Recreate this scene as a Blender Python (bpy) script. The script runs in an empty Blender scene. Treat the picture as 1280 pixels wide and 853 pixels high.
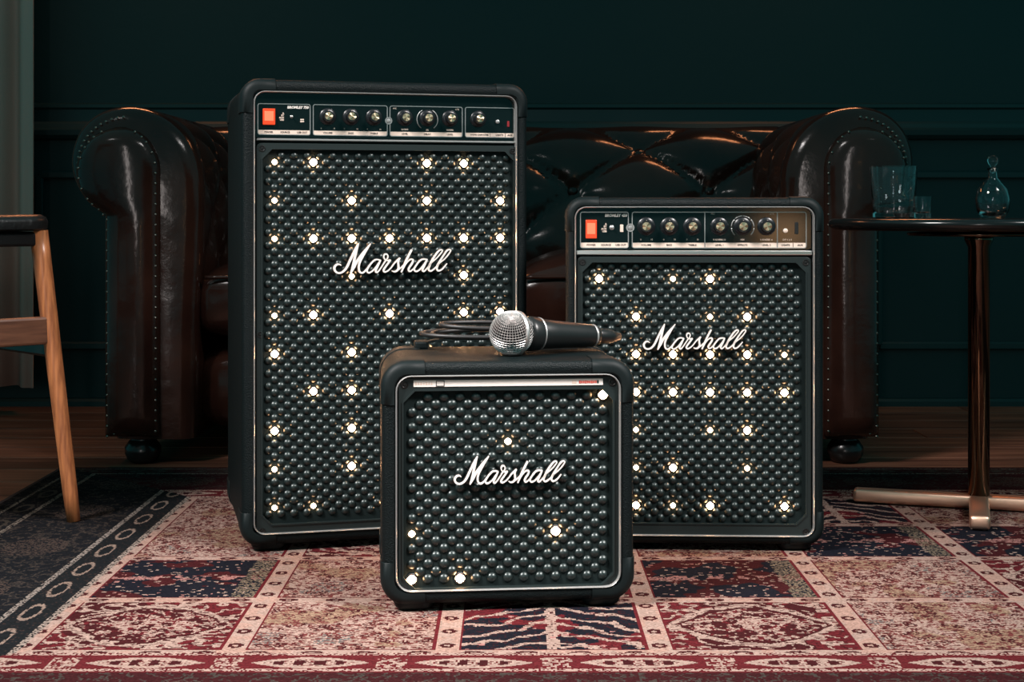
import bpy, bmesh, math, random
from mathutils import Vector, Matrix
random.seed(7)
S = bpy.context.scene
COL = S.collection
PI = math.pi

# ------------------------------------------------------------------ camera
CAM_H = 0.469
FPX = 1850.0                      # focal length in pixels of a 1280 px wide frame
cd = bpy.data.cameras.new('camera'); cam = bpy.data.objects.new('camera', cd); COL.objects.link(cam)
cd.sensor_width = 36.0; cd.lens = 36.0 * FPX / 1280.0
cd.shift_x = 0.0; cd.shift_y = -(426.5 - 265.0) / 1280.0     # level camera, lens shifted down
cd.clip_start = 0.02; cd.clip_end = 60
cam.location = (0, 0, CAM_H); cam.rotation_euler = (PI / 2, 0, 0)
S.camera = cam

# ------------------------------------------------------------------ world, lights, exposure
w = bpy.data.worlds.new('world'); S.world = w; w.use_nodes = True
bg = w.node_tree.nodes['Background']
bg.inputs[0].default_value = (0.12, 0.62, 0.66, 1); bg.inputs[1].default_value = 0.29
S.view_settings.view_transform = 'Standard'; S.view_settings.look = 'None'
S.view_settings.exposure = 0.0; S.view_settings.gamma = 1.0; S.view_settings.use_curve_mapping = False

def light(name, typ, loc, aim, energy, color, **kw):
    d = bpy.data.lights.new(name, typ); o = bpy.data.objects.new(name, d); COL.objects.link(o)
    d.energy = energy; d.color = color
    for k, v in kw.items(): setattr(d, k, v)
    o.location = loc
    o.rotation_euler = (Vector(aim) - Vector(loc)).to_track_quat('-Z', 'Y').to_euler()
    return o
# unseen lights, all outside the picture and at room distance: two ceiling lamps whose twin glints
# show on every stud, an unseen tall light behind the camera (streaks on the sofa arms), warm wall lamps over the
# sofa (orange rims on its arms) and an added warm light behind the camera (gold reflection in the control panel)
light('ceiling_lamp_left_offscreen', 'AREA', (-1.65, 0.60, 2.40), (-0.10, 1.66, 0.05), 14.5, (1.0, 0.94, 0.92), shape='RECTANGLE', size=0.62, size_y=0.62, spread=math.radians(48))
light('ceiling_lamp_right_offscreen', 'AREA', (1.50, 0.60, 2.40), (-0.08, 1.66, 0.05), 10.5, (1.0, 0.94, 0.92), shape='RECTANGLE', size=0.62, size_y=0.62, spread=math.radians(46))
light('tall_light_front_offscreen', 'AREA', (-0.70, -2.40, 0.75), (0.0, 2.7, 0.42), 5.5, (1.0, 0.88, 0.84), shape='RECTANGLE', size=0.12, size_y=1.20, spread=math.radians(130))
light('wall_lamp_left_offscreen', 'AREA', (-0.90, 3.52, 1.60), (-0.70, 2.75, 0.55), 1.7, (1.0, 0.36, 0.15), shape='RECTANGLE', size=0.45, size_y=0.10, spread=math.radians(120))
light('wall_lamp_right_offscreen', 'AREA', (0.72, 3.52, 1.60), (0.60, 2.75, 0.55), 1.4, (1.0, 0.36, 0.15), shape='RECTANGLE', size=0.45, size_y=0.10, spread=math.radians(120))
light('warm_light_front_offscreen', 'AREA', (0.822, -2.50, 0.372), (0.38, 2.04, 0.445), 0.55, (1.0, 0.50, 0.20), shape='RECTANGLE', size=0.19, size_y=0.135)

# ------------------------------------------------------------------ helpers
def px(u, v, D):
    """photo pixel at distance D -> world (used to read real positions off the picture)"""
    return Vector(((u - 640) * D / FPX, D, CAM_H - (v - 265) * D / FPX))

def link(o, parent=None):
    COL.objects.link(o)
    if parent is not None: o.parent = parent
    return o
def obj(name, verts, faces, mat, parent=None, smooth=False):
    me = bpy.data.meshes.new(name); me.from_pydata([tuple(v) for v in verts], [], faces); me.update()
    if smooth:
        for p in me.polygons: p.use_smooth = True
    if mat is not None: me.materials.append(mat)
    return link(bpy.data.objects.new(name, me), parent)
def bobj(name, bm, mat, parent=None, smooth=False):
    bmesh.ops.recalc_face_normals(bm, faces=bm.faces[:])
    me = bpy.data.meshes.new(name); bm.to_mesh(me); bm.free()
    if smooth:
        for p in me.polygons: p.use_smooth = True
    if mat is not None: me.materials.append(mat)
    return link(bpy.data.objects.new(name, me), parent)
def share(src, parent, loc, name=None, scale=None, rot=None):
    o = bpy.data.objects.new(name or src.name.split('.')[0], src.data); link(o, parent); o.location = loc
    if scale: o.scale = scale
    if rot: o.rotation_euler = rot
    return o
def empty(name, loc, rz=0, parent=None):
    o = bpy.data.objects.new(name, None); link(o, parent); o.location = loc; o.rotation_euler = (0, 0, rz)
    o.empty_display_size = 0.05
    return o
def tag(o, label, cat, group=None):
    o['label'] = label; o['category'] = cat
    if group: o['group'] = group
    return o
def struct(o, label=None):
    o['kind'] = 'structure'
    if label: o['label'] = label
    return o

def add_box(bm, c, s, bev=0.0, seg=2, rot=None):
    r = bmesh.ops.create_cube(bm, size=1.0)
    vs = r['verts']
    bmesh.ops.scale(bm, vec=s, verts=vs)
    if bev > 0:
        es = list({e for v in vs for e in v.link_edges})
        rb = bmesh.ops.bevel(bm, geom=es, offset=bev, segments=seg, affect='EDGES', profile=0.5)
        vs = list({v for f in rb['faces'] for v in f.verts} | {v for v in vs if v.is_valid})
    if rot is not None: bmesh.ops.rotate(bm, cent=(0, 0, 0), matrix=rot, verts=vs)
    bmesh.ops.translate(bm, vec=c, verts=vs)
    return vs
def box(name, c, s, mat, parent=None, bev=0.0, seg=2, rot=None, smooth=False):
    bm = bmesh.new(); add_box(bm, c, s, bev, seg, rot); return bobj(name, bm, mat, parent, smooth)

def tube_data(pts, rad, seg=8, closed=False):
    """sweep a circle along points"""
    V, Fc = [], []
    n = len(pts); pts = [Vector(p) for p in pts]
    up = Vector((0, 0, 1)); prev = None
    for i, p in enumerate(pts):
        a = pts[(i - 1) % n] if (closed or i > 0) else p
        b = pts[(i + 1) % n] if (closed or i < n - 1) else p
        t = (b - a).normalized()
        if prev is None:
            q = up if abs(t.z) < 0.95 else Vector((1, 0, 0))
            nrm = (q - t * q.dot(t)).normalized()
        else:
            nrm = (prev - t * prev.dot(t)).normalized()
        prev = nrm; bi = t.cross(nrm)
        r = rad[i] if isinstance(rad, (list, tuple)) else rad
        for k in range(seg):
            an = 2 * PI * k / seg
            V.append(p + nrm * (math.cos(an) * r) + bi * (math.sin(an) * r))
    m = n if closed else n - 1
    for i in range(m):
        for k in range(seg):
            a = i * seg + k; b = i * seg + (k + 1) % seg
            c = ((i + 1) % n) * seg + (k + 1) % seg; d = ((i + 1) % n) * seg + k
            Fc.append((a, b, c, d))
    if not closed:
        Fc.append(tuple(range(seg))[::-1]); Fc.append(tuple(range((n - 1) * seg, n * seg)))
    return V, Fc
def tube(name, pts, rad, mat, parent=None, seg=8, closed=False):
    V, Fc = tube_data(pts, rad, seg, closed); return obj(name, V, Fc, mat, parent, True)

def lathe_data(prof, seg=32, M=None):
    """prof = [(r,h)...] about local Z; M maps to final space"""
    V, Fc = [], []
    for (r, h) in prof:
        for k in range(seg):
            a = 2 * PI * k / seg
            v = Vector((r * math.cos(a), r * math.sin(a), h)); V.append(M @ v if M else v)
    for i in range(len(prof) - 1):
        for k in range(seg):
            a = i * seg + k; b = i * seg + (k + 1) % seg
            Fc.append((a, b, b + seg, a + seg))
    if prof[0][0] > 1e-6: Fc.append(tuple(range(seg))[::-1])
    if prof[-1][0] > 1e-6: Fc.append(tuple(range((len(prof) - 1) * seg, len(prof) * seg)))
    return V, Fc
def lathe(name, prof, mat, parent=None, seg=32, M=None, smooth=True):
    V, Fc = lathe_data(prof, seg, M); return obj(name, V, Fc, mat, parent, smooth)

def catmull(pts, sub=6):
    out = []
    n = len(pts)
    for i in range(n - 1):
        p0 = pts[max(i - 1, 0)]; p1 = pts[i]; p2 = pts[i + 1]; p3 = pts[min(i + 2, n - 1)]
        for s in range(sub):
            t = s / sub
            out.append(tuple(0.5 * ((2 * b) + (-a + c) * t + (2 * a - 5 * b + 4 * c - d) * t * t + (-a + 3 * b - 3 * c + d) * t ** 3)
                             for a, b, c, d in zip(p0, p1, p2, p3)))
    out.append(tuple(pts[-1]))
    return out

def rr(x0, x1, z0, z1, r, n=6, cham=False):
    """rounded (or chamfered) rectangle, 4*(n+1) points in (x,z), counter-clockwise from bottom right"""
    pts = []
    r = max(r, 0.0)
    for (cx, cz, a0) in ((x1 - r, z0 + r, -PI / 2), (x1 - r, z1 - r, 0), (x0 + r, z1 - r, PI / 2), (x0 + r, z0 + r, PI)):
        A = (cx + r * math.cos(a0), cz + r * math.sin(a0)); B = (cx + r * math.cos(a0 + PI / 2), cz + r * math.sin(a0 + PI / 2))
        for k in range(n + 1):
            t = k / n
            if cham: pts.append((A[0] + (B[0] - A[0]) * t, A[1] + (B[1] - A[1]) * t))
            else: pts.append((cx + r * math.cos(a0 + t * PI / 2), cz + r * math.sin(a0 + t * PI / 2)))
    return pts
def loft(name, loops, mat, parent=None, cap0=False, cap1=False, smooth=False, closed=True):
    """loops = list of equally long lists of 3D points"""
    V, Fc = [], []
    n = len(loops[0])
    for L in loops: V += L
    for i in range(len(loops) - 1):
        for k in range(n if closed else n - 1):
            a = i * n + k; b = i * n + (k + 1) % n
            Fc.append((a, b, b + n, a + n))
    if cap0: Fc.append(tuple(range(n))[::-1])
    if cap1: Fc.append(tuple(range((len(loops) - 1) * n, len(loops) * n)))
    bm = bmesh.new(); me = bpy.data.meshes.new('tmp'); me.from_pydata([tuple(v) for v in V], [], Fc); bm.from_mesh(me); bpy.data.meshes.remove(me)
    return bobj(name, bm, mat, parent, smooth)
def auto_smooth(o, ang=35):
    me = o.data
    for p in me.polygons: p.use_smooth = True
    bm = bmesh.new(); bm.from_mesh(me); lim = math.radians(ang)
    for e in bm.edges:
        if len(e.link_faces) == 2 and e.calc_face_angle(0) > lim: e.smooth = False
    bm.to_mesh(me); bm.free()
    return o

_font_cache = {}
def text(name, s, size, loc, mat, parent, align='CENTER', shear=0.0, spacing=1.0, bold=0.0):
    """flat lettering standing in the x-z plane, facing -y"""
    cu = bpy.data.curves.new('t', 'FONT'); cu.body = s; cu.size = size; cu.align_x = align; cu.align_y = 'CENTER'
    cu.shear = shear; cu.space_character = spacing; cu.offset = bold; cu.extrude = 0.0001; cu.resolution_u = 2
    t = bpy.data.objects.new('t', cu); COL.objects.link(t)
    dg = bpy.context.evaluated_depsgraph_get(); me = bpy.data.meshes.new_from_object(t.evaluated_get(dg))
    bpy.data.objects.remove(t); bpy.data.curves.remove(cu)
    me.name = name; me.materials.clear(); me.materials.append(mat)
    me.transform(Matrix.Rotation(PI / 2, 4, 'X'))
    o = link(bpy.data.objects.new(name, me), parent); o.location = loc
    return o

# ------------------------------------------------------------------ materials
def mat(name, col, rough=0.5, metal=0.0, spec=0.5, bump=None, emit=None, var=None, coat=0.0, aniso=0.0):
    m = bpy.data.materials.new(name); m.use_nodes = True
    nt = m.node_tree; b = nt.nodes['Principled BSDF']
    b.inputs['Base Color'].default_value = (*col, 1); b.inputs['Roughness'].default_value = rough
    b.inputs['Metallic'].default_value = metal; b.inputs['Specular IOR Level'].default_value = spec
    if coat: b.inputs['Coat Weight'].default_value = coat; b.inputs['Coat Roughness'].default_value = 0.08
    if emit:
        b.inputs['Emission Color'].default_value = (*emit[0], 1); b.inputs['Emission Strength'].default_value = emit[1]
    if bump or var:
        tc = nt.nodes.new('ShaderNodeTexCoord')
    if bump:
        kind, scale, dist = bump
        if kind == 'noise':
            t = nt.nodes.new('ShaderNodeTexNoise'); t.inputs['Scale'].default_value = scale; t.inputs['Detail'].default_value = 4; out = t.outputs['Fac']
        else:
            t = nt.nodes.new('ShaderNodeTexVoronoi'); t.inputs['Scale'].default_value = scale; out = t.outputs['Distance']
        nt.links.new(tc.outputs['Object'], t.inputs['Vector'])
        bp = nt.nodes.new('ShaderNodeBump'); bp.inputs['Strength'].default_value = 1.0; bp.inputs['Distance'].default_value = dist
        nt.links.new(out, bp.inputs['Height']); nt.links.new(bp.outputs[0], b.inputs['Normal'])
    if var:
        col2, scale, stretch = var
        mp = nt.nodes.new('ShaderNodeMapping'); mp.inputs['Scale'].default_value = stretch
        t = nt.nodes.new('ShaderNodeTexNoise'); t.inputs['Scale'].default_value = scale; t.inputs['Detail'].default_value = 5
        r = nt.nodes.new('ShaderNodeValToRGB'); r.color_ramp.elements[0].position = 0.35; r.color_ramp.elements[1].position = 0.68
        r.color_ramp.elements[0].color = (*col, 1); r.color_ramp.elements[1].color = (*col2, 1)
        nt.links.new(tc.outputs['Object'], mp.inputs[0]); nt.links.new(mp.outputs[0], t.inputs['Vector'])
        nt.links.new(t.outputs['Fac'], r.inputs[0]); nt.links.new(r.outputs[0], b.inputs['Base Color'])
    return m

M = {}
M['vinyl'] = mat('black_vinyl', (0.002, 0.005, 0.0055), 0.5, spec=0.18, bump=('vor', 700, 0.0005))
M['rubber'] = mat('black_rubber', (0.003, 0.007, 0.0075), 0.55, spec=0.22)
M['baffle'] = mat('black_baffle', (0.004, 0.010, 0.010), 0.75, spec=0.2)
M['frame'] = mat('charcoal_frame_plastic', (0.010, 0.017, 0.017), 0.45, spec=0.4)
M['stud'] = mat('charcoal_stud_rubber', (0.006, 0.012, 0.012), 0.36, spec=0.75)
M['stud'].node_tree.nodes['Principled BSDF'].inputs['Specular Tint'].default_value = (0.92, 1.0, 0.98, 1)
M['trim'] = mat('satin_grey_trim', (0.42, 0.42, 0.41), 0.35, metal=0.6)
M['silver'] = mat('brushed_silver', (0.75, 0.72, 0.70), 0.28, metal=1.0)
M['cream'] = mat('cream_print', (0.78, 0.62, 0.52), 0.45)
M['logo'] = mat('ivory_logo', (0.88, 0.80, 0.74), 0.4, emit=None)
M['ink'] = mat('black_ink', (0.006, 0.007, 0.007), 0.5)
M['panel'] = mat('glossy_black_panel', (0.004, 0.007, 0.007), 0.10)
M['knob'] = mat('black_knob', (0.008, 0.010, 0.012), 0.3)
M['brass_cap'] = mat('spun_brass_cap', (0.80, 0.62, 0.40), 0.3, metal=1.0)
M['switch'] = mat('lit_orange_switch', (0.30, 0.03, 0.01), 0.3, emit=((1.0, 0.07, 0.015), 0.75))
M['switch_core'] = mat('lit_switch_core', (0.30, 0.07, 0.03), 0.3, emit=((1.0, 0.24, 0.12), 0.95))
M['red'] = mat('dark_red_plastic', (0.25, 0.015, 0.02), 0.4)
M['redprint'] = mat('red_print', (0.65, 0.10, 0.07), 0.5)
M['lamp'] = mat('warm_lamp', (1, 0.8, 0.6), 0.4, emit=((1.0, 0.50, 0.24), 110.0))
M['lens'] = mat('grey_halo_reflector', (0.030, 0.030, 0.030), 0.5)  # added discs round the bulbs, lighter than the grille to catch their glow
M['lamp_dim'] = mat('warm_lamp_dim', (1, 0.8, 0.6), 0.4, emit=((1.0, 0.56, 0.30), 30.0))
M['screw'] = mat('black_screw', (0.012, 0.012, 0.012), 0.35, metal=0.3)
M['leather'] = mat('dark_brown_leather', (0.020, 0.0075, 0.0055), 0.165, spec=0.42, bump=('noise', 30, 0.0009), var=((0.048, 0.018, 0.012), 6, (1, 1, 1)))
M['nail'] = mat('antique_nailhead', (0.22, 0.20, 0.17), 0.35, metal=1.0)
M['darkwood'] = mat('black_wood', (0.010, 0.009, 0.009), 0.25)
M['oak'] = mat('oiled_oak', (0.55, 0.20, 0.075), 0.30, var=((0.26, 0.085, 0.035), 30, (6, 6, 0.6)))
M['oak_dark'] = mat('oak_rail', (0.16, 0.065, 0.035), 0.4, var=((0.09, 0.035, 0.02), 24, (0.6, 6, 6)))
M['seat'] = mat('black_leather_seat', (0.010, 0.010, 0.010), 0.3, bump=('noise', 120, 0.001))
M['wall'] = mat('dark_teal_paint', (0.014, 0.042, 0.043), 0.6, spec=0.3, bump=('noise', 40, 0.0006))
M['rail'] = mat('dark_teal_gloss', (0.014, 0.042, 0.043), 0.4, spec=0.35)
M['curtain'] = mat('pale_grey_curtain', (0.60, 0.37, 0.31), 0.9, bump=('noise', 300, 0.0005))
M['floor'] = mat('dark_gap', (0.008, 0.006, 0.005), 0.7)
M['chrome'] = mat('dark_bronze_steel', (0.13, 0.085, 0.06), 0.12, metal=1.0)
M['bronze'] = mat('brushed_copper_steel', (1.0, 0.62, 0.45), 0.42, metal=1.0, bump=('noise', 25, 0.0008))
M['tabletop'] = mat('black_lacquer', (0.006, 0.007, 0.007), 0.18)
M['mic_wire'] = mat('steel_mesh', (0.72, 0.68, 0.66), 0.35, metal=0.85)
M['mic_foam'] = mat('dark_foam', (0.012, 0.009, 0.009), 0.9)
M['mic_body'] = mat('black_enamel', (0.010, 0.011, 0.011), 0.35)
M['cable'] = mat('black_cable', (0.014, 0.013, 0.013), 0.45)
g = bpy.data.materials.new('clear_glass'); g.use_nodes = True
gb = g.node_tree.nodes['Principled BSDF']; gb.inputs['Transmission Weight'].default_value = 1.0; gb.inputs['Roughness'].default_value = 0.02; gb.inputs['IOR'].default_value = 1.40
gb.inputs['Base Color'].default_value = (0.93, 0.95, 0.95, 1); M['glass'] = g

def wood_floor():
    m = bpy.data.materials.new('brown_plank_wood'); m.use_nodes = True; nt = m.node_tree; b = nt.nodes['Principled BSDF']
    tc = nt.nodes.new('ShaderNodeTexCoord'); oi = nt.nodes.new('ShaderNodeObjectInfo')
    mp = nt.nodes.new('ShaderNodeMapping'); mp.inputs['Scale'].default_value = (1.2, 14, 14)
    ad = nt.nodes.new('ShaderNodeVectorMath'); ad.operation = 'ADD'
    cb = nt.nodes.new('ShaderNodeCombineXYZ'); mu = nt.nodes.new('ShaderNodeMath'); mu.operation = 'MULTIPLY'; mu.inputs[1].default_value = 40
    nt.links.new(oi.outputs['Random'], mu.inputs[0]); nt.links.new(mu.outputs[0], cb.inputs[0]); nt.links.new(mu.outputs[0], cb.inputs[2])
    nt.links.new(tc.outputs['Object'], mp.inputs[0]); nt.links.new(mp.outputs[0], ad.inputs[0]); nt.links.new(cb.outputs[0], ad.inputs[1])
    t = nt.nodes.new('ShaderNodeTexNoise'); t.inputs['Scale'].default_value = 3; t.inputs['Detail'].default_value = 6; nt.links.new(ad.outputs[0], t.inputs['Vector'])
    r = nt.nodes.new('ShaderNodeValToRGB'); r.color_ramp.elements[0].position = 0.3; r.color_ramp.elements[1].position = 0.75
    r.color_ramp.elements[0].color = (0.11, 0.038, 0.022, 1); r.color_ramp.elements[1].color = (0.36, 0.145, 0.085, 1)
    nt.links.new(t.outputs['Fac'], r.inputs[0])
    hv = nt.nodes.new('ShaderNodeHueSaturation'); mr = nt.nodes.new('ShaderNodeMapRange'); mr.inputs[3].default_value = 0.7; mr.inputs[4].default_value = 1.25
    nt.links.new(oi.outputs['Random'], mr.inputs[0]); nt.links.new(mr.outputs[0], hv.inputs['Value']); nt.links.new(r.outputs[0], hv.inputs['Color'])
    nt.links.new(hv.outputs[0], b.inputs['Base Color']); b.inputs['Roughness'].default_value = 0.42
    return m
M['plank'] = wood_floor()

# ---- small expression builder for the woven rug pattern
class X:
    nt = None
    def __init__(s, sock): s.s = sock
    @staticmethod
    def op(o, *a):
        n = X.nt.nodes.new('ShaderNodeMath'); n.operation = o
        for i, v in enumerate(a):
            if isinstance(v, X): X.nt.links.new(v.s, n.inputs[i])
            else: n.inputs[i].default_value = float(v)
        return X(n.outputs[0])
    def __add__(s, o): return X.op('ADD', s, o)
    __radd__ = __add__
    def __sub__(s, o): return X.op('SUBTRACT', s, o)
    def __rsub__(s, o): return X.op('SUBTRACT', o, s)
    def __mul__(s, o): return X.op('MULTIPLY', s, o)
    __rmul__ = __mul__
    def __truediv__(s, o): return X.op('DIVIDE', s, o)
    def __lt__(s, o): return X.op('LESS_THAN', s, o)
    def __gt__(s, o): return X.op('GREATER_THAN', s, o)
    def __and__(s, o): return X.op('MINIMUM', s, o)
    def __or__(s, o): return X.op('MAXIMUM', s, o)
    def __invert__(s): return X.op('SUBTRACT', 1.0, s)
    def abs(s): return X.op('ABSOLUTE', s)
    def floor(s): return X.op('FLOOR', s)
    def fract(s): return X.op('FRACT', s)
    def sqrt(s): return X.op('SQRT', s)
    def mod(s, k): return X.op('FLOORED_MODULO', s, k)
    def eq(s, k): return X.op('COMPARE', s, k, 0.1)
def xyz(a, b, c=0.0):
    n = X.nt.nodes.new('ShaderNodeCombineXYZ')
    for i, v in enumerate((a, b, c)):
        if isinstance(v, X): X.nt.links.new(v.s, n.inputs[i])
        else: n.inputs[i].default_value = v
    return n.outputs[0]
def noise(vec, scale, detail=2):
    n = X.nt.nodes.new('ShaderNodeTexNoise'); n.inputs['Scale'].default_value = scale; n.inputs['Detail'].default_value = detail
    X.nt.links.new(vec, n.inputs['Vector']); return X(n.outputs['Fac'])
def voro(vec, scale):
    n = X.nt.nodes.new('ShaderNodeTexVoronoi'); n.inputs['Scale'].default_value = scale; X.nt.links.new(vec, n.inputs['Vector'])
    sp = X.nt.nodes.new('ShaderNodeSeparateColor'); X.nt.links.new(n.outputs['Color'], sp.inputs[0])
    return X(n.outputs['Distance']), X(sp.outputs[0])
def white(vec):
    n = X.nt.nodes.new('ShaderNodeTexWhiteNoise'); X.nt.links.new(vec, n.inputs['Vector']); return X(n.outputs['Value'])
def cmix(f, a, b):
    """a where f=0, b where f=1"""
    n = X.nt.nodes.new('ShaderNodeMix'); n.data_type = 'RGBA'
    if isinstance(f, X): X.nt.links.new(f.s, n.inputs[0])
    else: n.inputs[0].default_value = f
    for i, v in ((6, a), (7, b)):
        if isinstance(v, tuple): n.inputs[i].default_value = (*v, 1)
        else: X.nt.links.new(v, n.inputs[i])
    return n.outputs[2]

RX0, RXP, RNX = -0.529, 0.229, 6          # garden panels of the rug: first strip, pitch, count
RY0, RYP, RNY = 1.572, 0.2145, 4
RB = 0.30                                  # border width
def rug_material():
    m = bpy.data.materials.new('woven_garden_rug'); m.use_nodes = True; nt = m.node_tree; X.nt = nt
    b = nt.nodes['Principled BSDF']; b.inputs['Roughness'].default_value = 0.95; b.inputs['Specular IOR Level'].default_value = 0.04
    tc = nt.nodes.new('ShaderNodeTexCoord'); sp = nt.nodes.new('ShaderNodeSeparateXYZ'); nt.links.new(tc.outputs['Object'], sp.inputs[0])
    x = X(sp.outputs[0]); y = X(sp.outputs[1])
    K = 0.0021
    x = (x / K).floor() * K; y = (y / K).floor() * K                 # single knots
    v0 = xyz(x, y)
    wx = (noise(v0, 55) - 0.5) * 0.010; wy = (noise(xyz(x + 3.1, y + 1.7), 55) - 0.5) * 0.010
    knot = white(v0)
    fine = noise(v0, 260, 3)
    vw = xyz(x + wx, y + wy)
    CR = (0.44, 0.305, 0.255); TAN = (0.34, 0.225, 0.155); RED = (0.135, 0.017, 0.022); DKR = (0.060, 0.012, 0.014); NAVY = (0.012, 0.013, 0.020); GREY = (0.16, 0.16, 0.15); PINK = (0.42, 0.20, 0.18); BLK = (0.014, 0.016, 0.018)
    gx = (x - RX0) / RXP; gy = (y - RY0) / RYP
    ci = gx.floor(); ri = gy.floor()
    a = (gx.fract() - 0.5) * RXP; bb = (gy.fract() - 0.5) * RYP
    aw = a + wx; bw = bb + wy
    # flowers
    d1, c1 = voro(vw, 62.0); d2, c2 = voro(vw, 110.0)
    ring = (d1 > 0.14) & (d1 < 0.43) & (c1 > 0.22)
    small = (d2 < 0.42) & (c2 > 0.30)
    low = noise(v0, 9, 2)
    # type C: cream ground with brick red blossoms
    C = cmix(low > 0.55, CR, TAN)
    C = cmix(((low < 0.40) & (fine > 0.48)), C, GREY)
    C = cmix(small & (fine > 0.43), C, (0.17, 0.04, 0.038))
    C = cmix(ring & (fine > 0.44), C, DKR)
    C = cmix((fine > 0.60), C, (0.20, 0.07, 0.06))
    # type A: dark garden bed with rows of dashes
    d3, c3 = voro(xyz(x + wx, (y + wy) * 1.5), 92.0)
    A = cmix(noise(v0, 14, 2) > 0.54, NAVY, DKR)
    A = cmix((d3 < 0.30) & (c3 > 0.25) & (fine > 0.42), A, cmix(c3 > 0.75, CR, PINK))
    A = cmix((bw.abs() < 0.012) & (noise(vw, 40, 2) > 0.52) & (fine > 0.45), A, PINK)
    A = cmix((aw > 0.070) & (aw < 0.100) & (fine > 0.50), A, (0.22, 0.17, 0.12))
    # type B: red ground with a pointed medallion and blossoms
    q = bw.abs() / 0.088 + (aw / 0.098) * (aw / 0.098) + (noise(v0, 26, 2) - 0.5) * 0.35
    B = cmix(low > 0.5, RED, DKR)
    scroll = (noise(vw, 38, 1) - 0.5).abs() < 0.045
    B = cmix(scroll, B, CR)
    B = cmix(q < 0.98, B, CR)
    B = cmix((q < 0.80) & (q > 0.72), B, DKR)
    B = cmix((q < 0.72) & (small | ((fine > 0.56))), B, RED)
    B = cmix((q < 0.78) & ring, B, DKR)
    d4, c4 = voro(vw, 34.0)
    B = cmix((d4 > 0.13) & (d4 < 0.33) & (c4 > 0.35) & (q < 0.9), B, DKR)
    B = cmix((d4 < 0.10) & (q < 0.9), B, CR)
    # type D: navy ground with cream branches
    wv = bw + aw.abs() * 0.55 + (noise(v0, 16, 3) - 0.5) * 0.085
    br = ((wv / 0.036).fract() < 0.10 + noise(v0, 30, 1) * 0.34) | (aw.abs() < 0.006)
    Dd = cmix(noise(v0, 12, 2) > 0.56, NAVY, RED)
    Dd = cmix(br & (fine > 0.36), Dd, CR)
    Dd = cmix((d1 < 0.22) & (c1 > 0.62), Dd, PINK)
    streak = noise(xyz(x * 0.30, y), 330, 2) > 0.565
    C = cmix(streak, C, (0.15, 0.045, 0.040)); B = cmix(streak & (q > 0.3), B, DKR); Dd = cmix(streak & (fine > 0.5), Dd, DKR)
    # panel layout
    k3 = ci.mod(3.0); k0 = k3.eq(0); k1 = k3.eq(1); k2 = k3.eq(2)
    r0 = ri.eq(0); r1 = ri.eq(1); r2 = ri.eq(2); r3 = ri.eq(3)
    far = ci > 3.5
    isB = (k0 & r0) | (k1 & r2) | (k2 & r1); isA = (k0 & r1) | (k2 & r2) | (far & r2)
    isD = (k2 & r0) | (k1 & r3)
    fld = cmix(isB, C, B); fld = cmix(isA, fld, A); fld = cmix(isD, fld, Dd)
    # cream lattice strips with rosettes
    ex = 0.1145 - a.abs(); ey = 0.10725 - bb.abs()
    # the first two rows far left form one tall panel: no strip between them
    noy = k0 & (ci < 0.5) & (gy > 2.5) & (gy < 3.5)
    ey = ey + noy * 0.1
    pb = ((y - RY0) / 0.0536).fract() - 0.5; pa = ((x - RX0) / 0.05725).fract() - 0.5
    rosx = ((ex / 0.0080) * (ex / 0.0080) + (pb * 0.0536 / 0.0085) * (pb * 0.0536 / 0.0085)).sqrt() + (fine - 0.5) * 0.9
    rosy = ((ey / 0.0065) * (ey / 0.0065) + (pa * 0.05725 / 0.0120) * (pa * 0.05725 / 0.0120)).sqrt() + (fine - 0.5) * 0.9
    stx = ex < 0.0128; sty = ey < 0.0100
    strip = stx | sty
    fld = cmix((ex < 0.0155) | (ey < 0.0118), fld, RED)
    SC = cmix((noise(v0, 30, 1) > 0.5), CR, (0.46, 0.29, 0.235))
    sc = cmix(sty & (rosy < 1.0) & (rosy > 0.30), SC, DKR)
    sc = cmix(stx & (ey > 0.004) & (rosx < 1.05) & (rosx > 0.40), sc, DKR)
    fld = cmix(strip, fld, sc)
    # border
    hx = RXP * RNX / 2; hy = RYP * RNY / 2; cx = RX0 + hx; cy = RY0 + hy
    ox = (x - cx).abs() - hx; oy = (y - cy).abs() - hy
    o = (ox | oy); side = ox > oy
    along = side * y + (~side) * x
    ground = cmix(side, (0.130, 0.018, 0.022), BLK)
    t = ((along - 0.045) / 0.171).fract() - 0.5; al = t * 0.171 + wx * 0.6; dd = (o - 0.0345) + wy * 0.5
    hexd = dd.abs() / 0.0185 + (al.abs() / 0.062) * (al.abs() / 0.062)
    G = cmix((hexd < 1.0) & (hexd > 0.62), ground, CR)
    G = cmix((hexd < 0.62) & (fine > 0.46), G, CR)
    G = cmix((hexd < 0.62) & (((al / 0.021).fract() - 0.5).abs() < 0.24) & (dd.abs() < 0.008), G, DKR)
    cl = ((0.0855 - al.abs()).abs() / 0.015) ; clus = (cl < 1.0) & (dd.abs() < 0.018) & (noise(vw, 150, 2) > 0.50)
    G = cmix(clus, G, CR)
    # on the long dark sides: open ovals
    t2 = (along / 0.105).fract() - 0.5
    ov = ((t2 * 0.105 / 0.036) * (t2 * 0.105 / 0.036) + (dd / 0.0105) * (dd / 0.0105)).sqrt()
    Sd = cmix((ov < 1.05) & (ov > 0.74) & (fine > 0.40), ground, (0.30, 0.215, 0.175))
    Sd = cmix((fine > 0.62) & (ov > 1.1), Sd, (0.06, 0.038, 0.034))
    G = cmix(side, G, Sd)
    G = cmix((o < 0.0085) & (knot > 0.38), G, cmix(side, CR, (0.34, 0.27, 0.23)))
    G = cmix((o > 0.055) & (o < 0.0635) & (knot > 0.35), G, cmix(side, CR, (0.30, 0.25, 0.22)))
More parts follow.
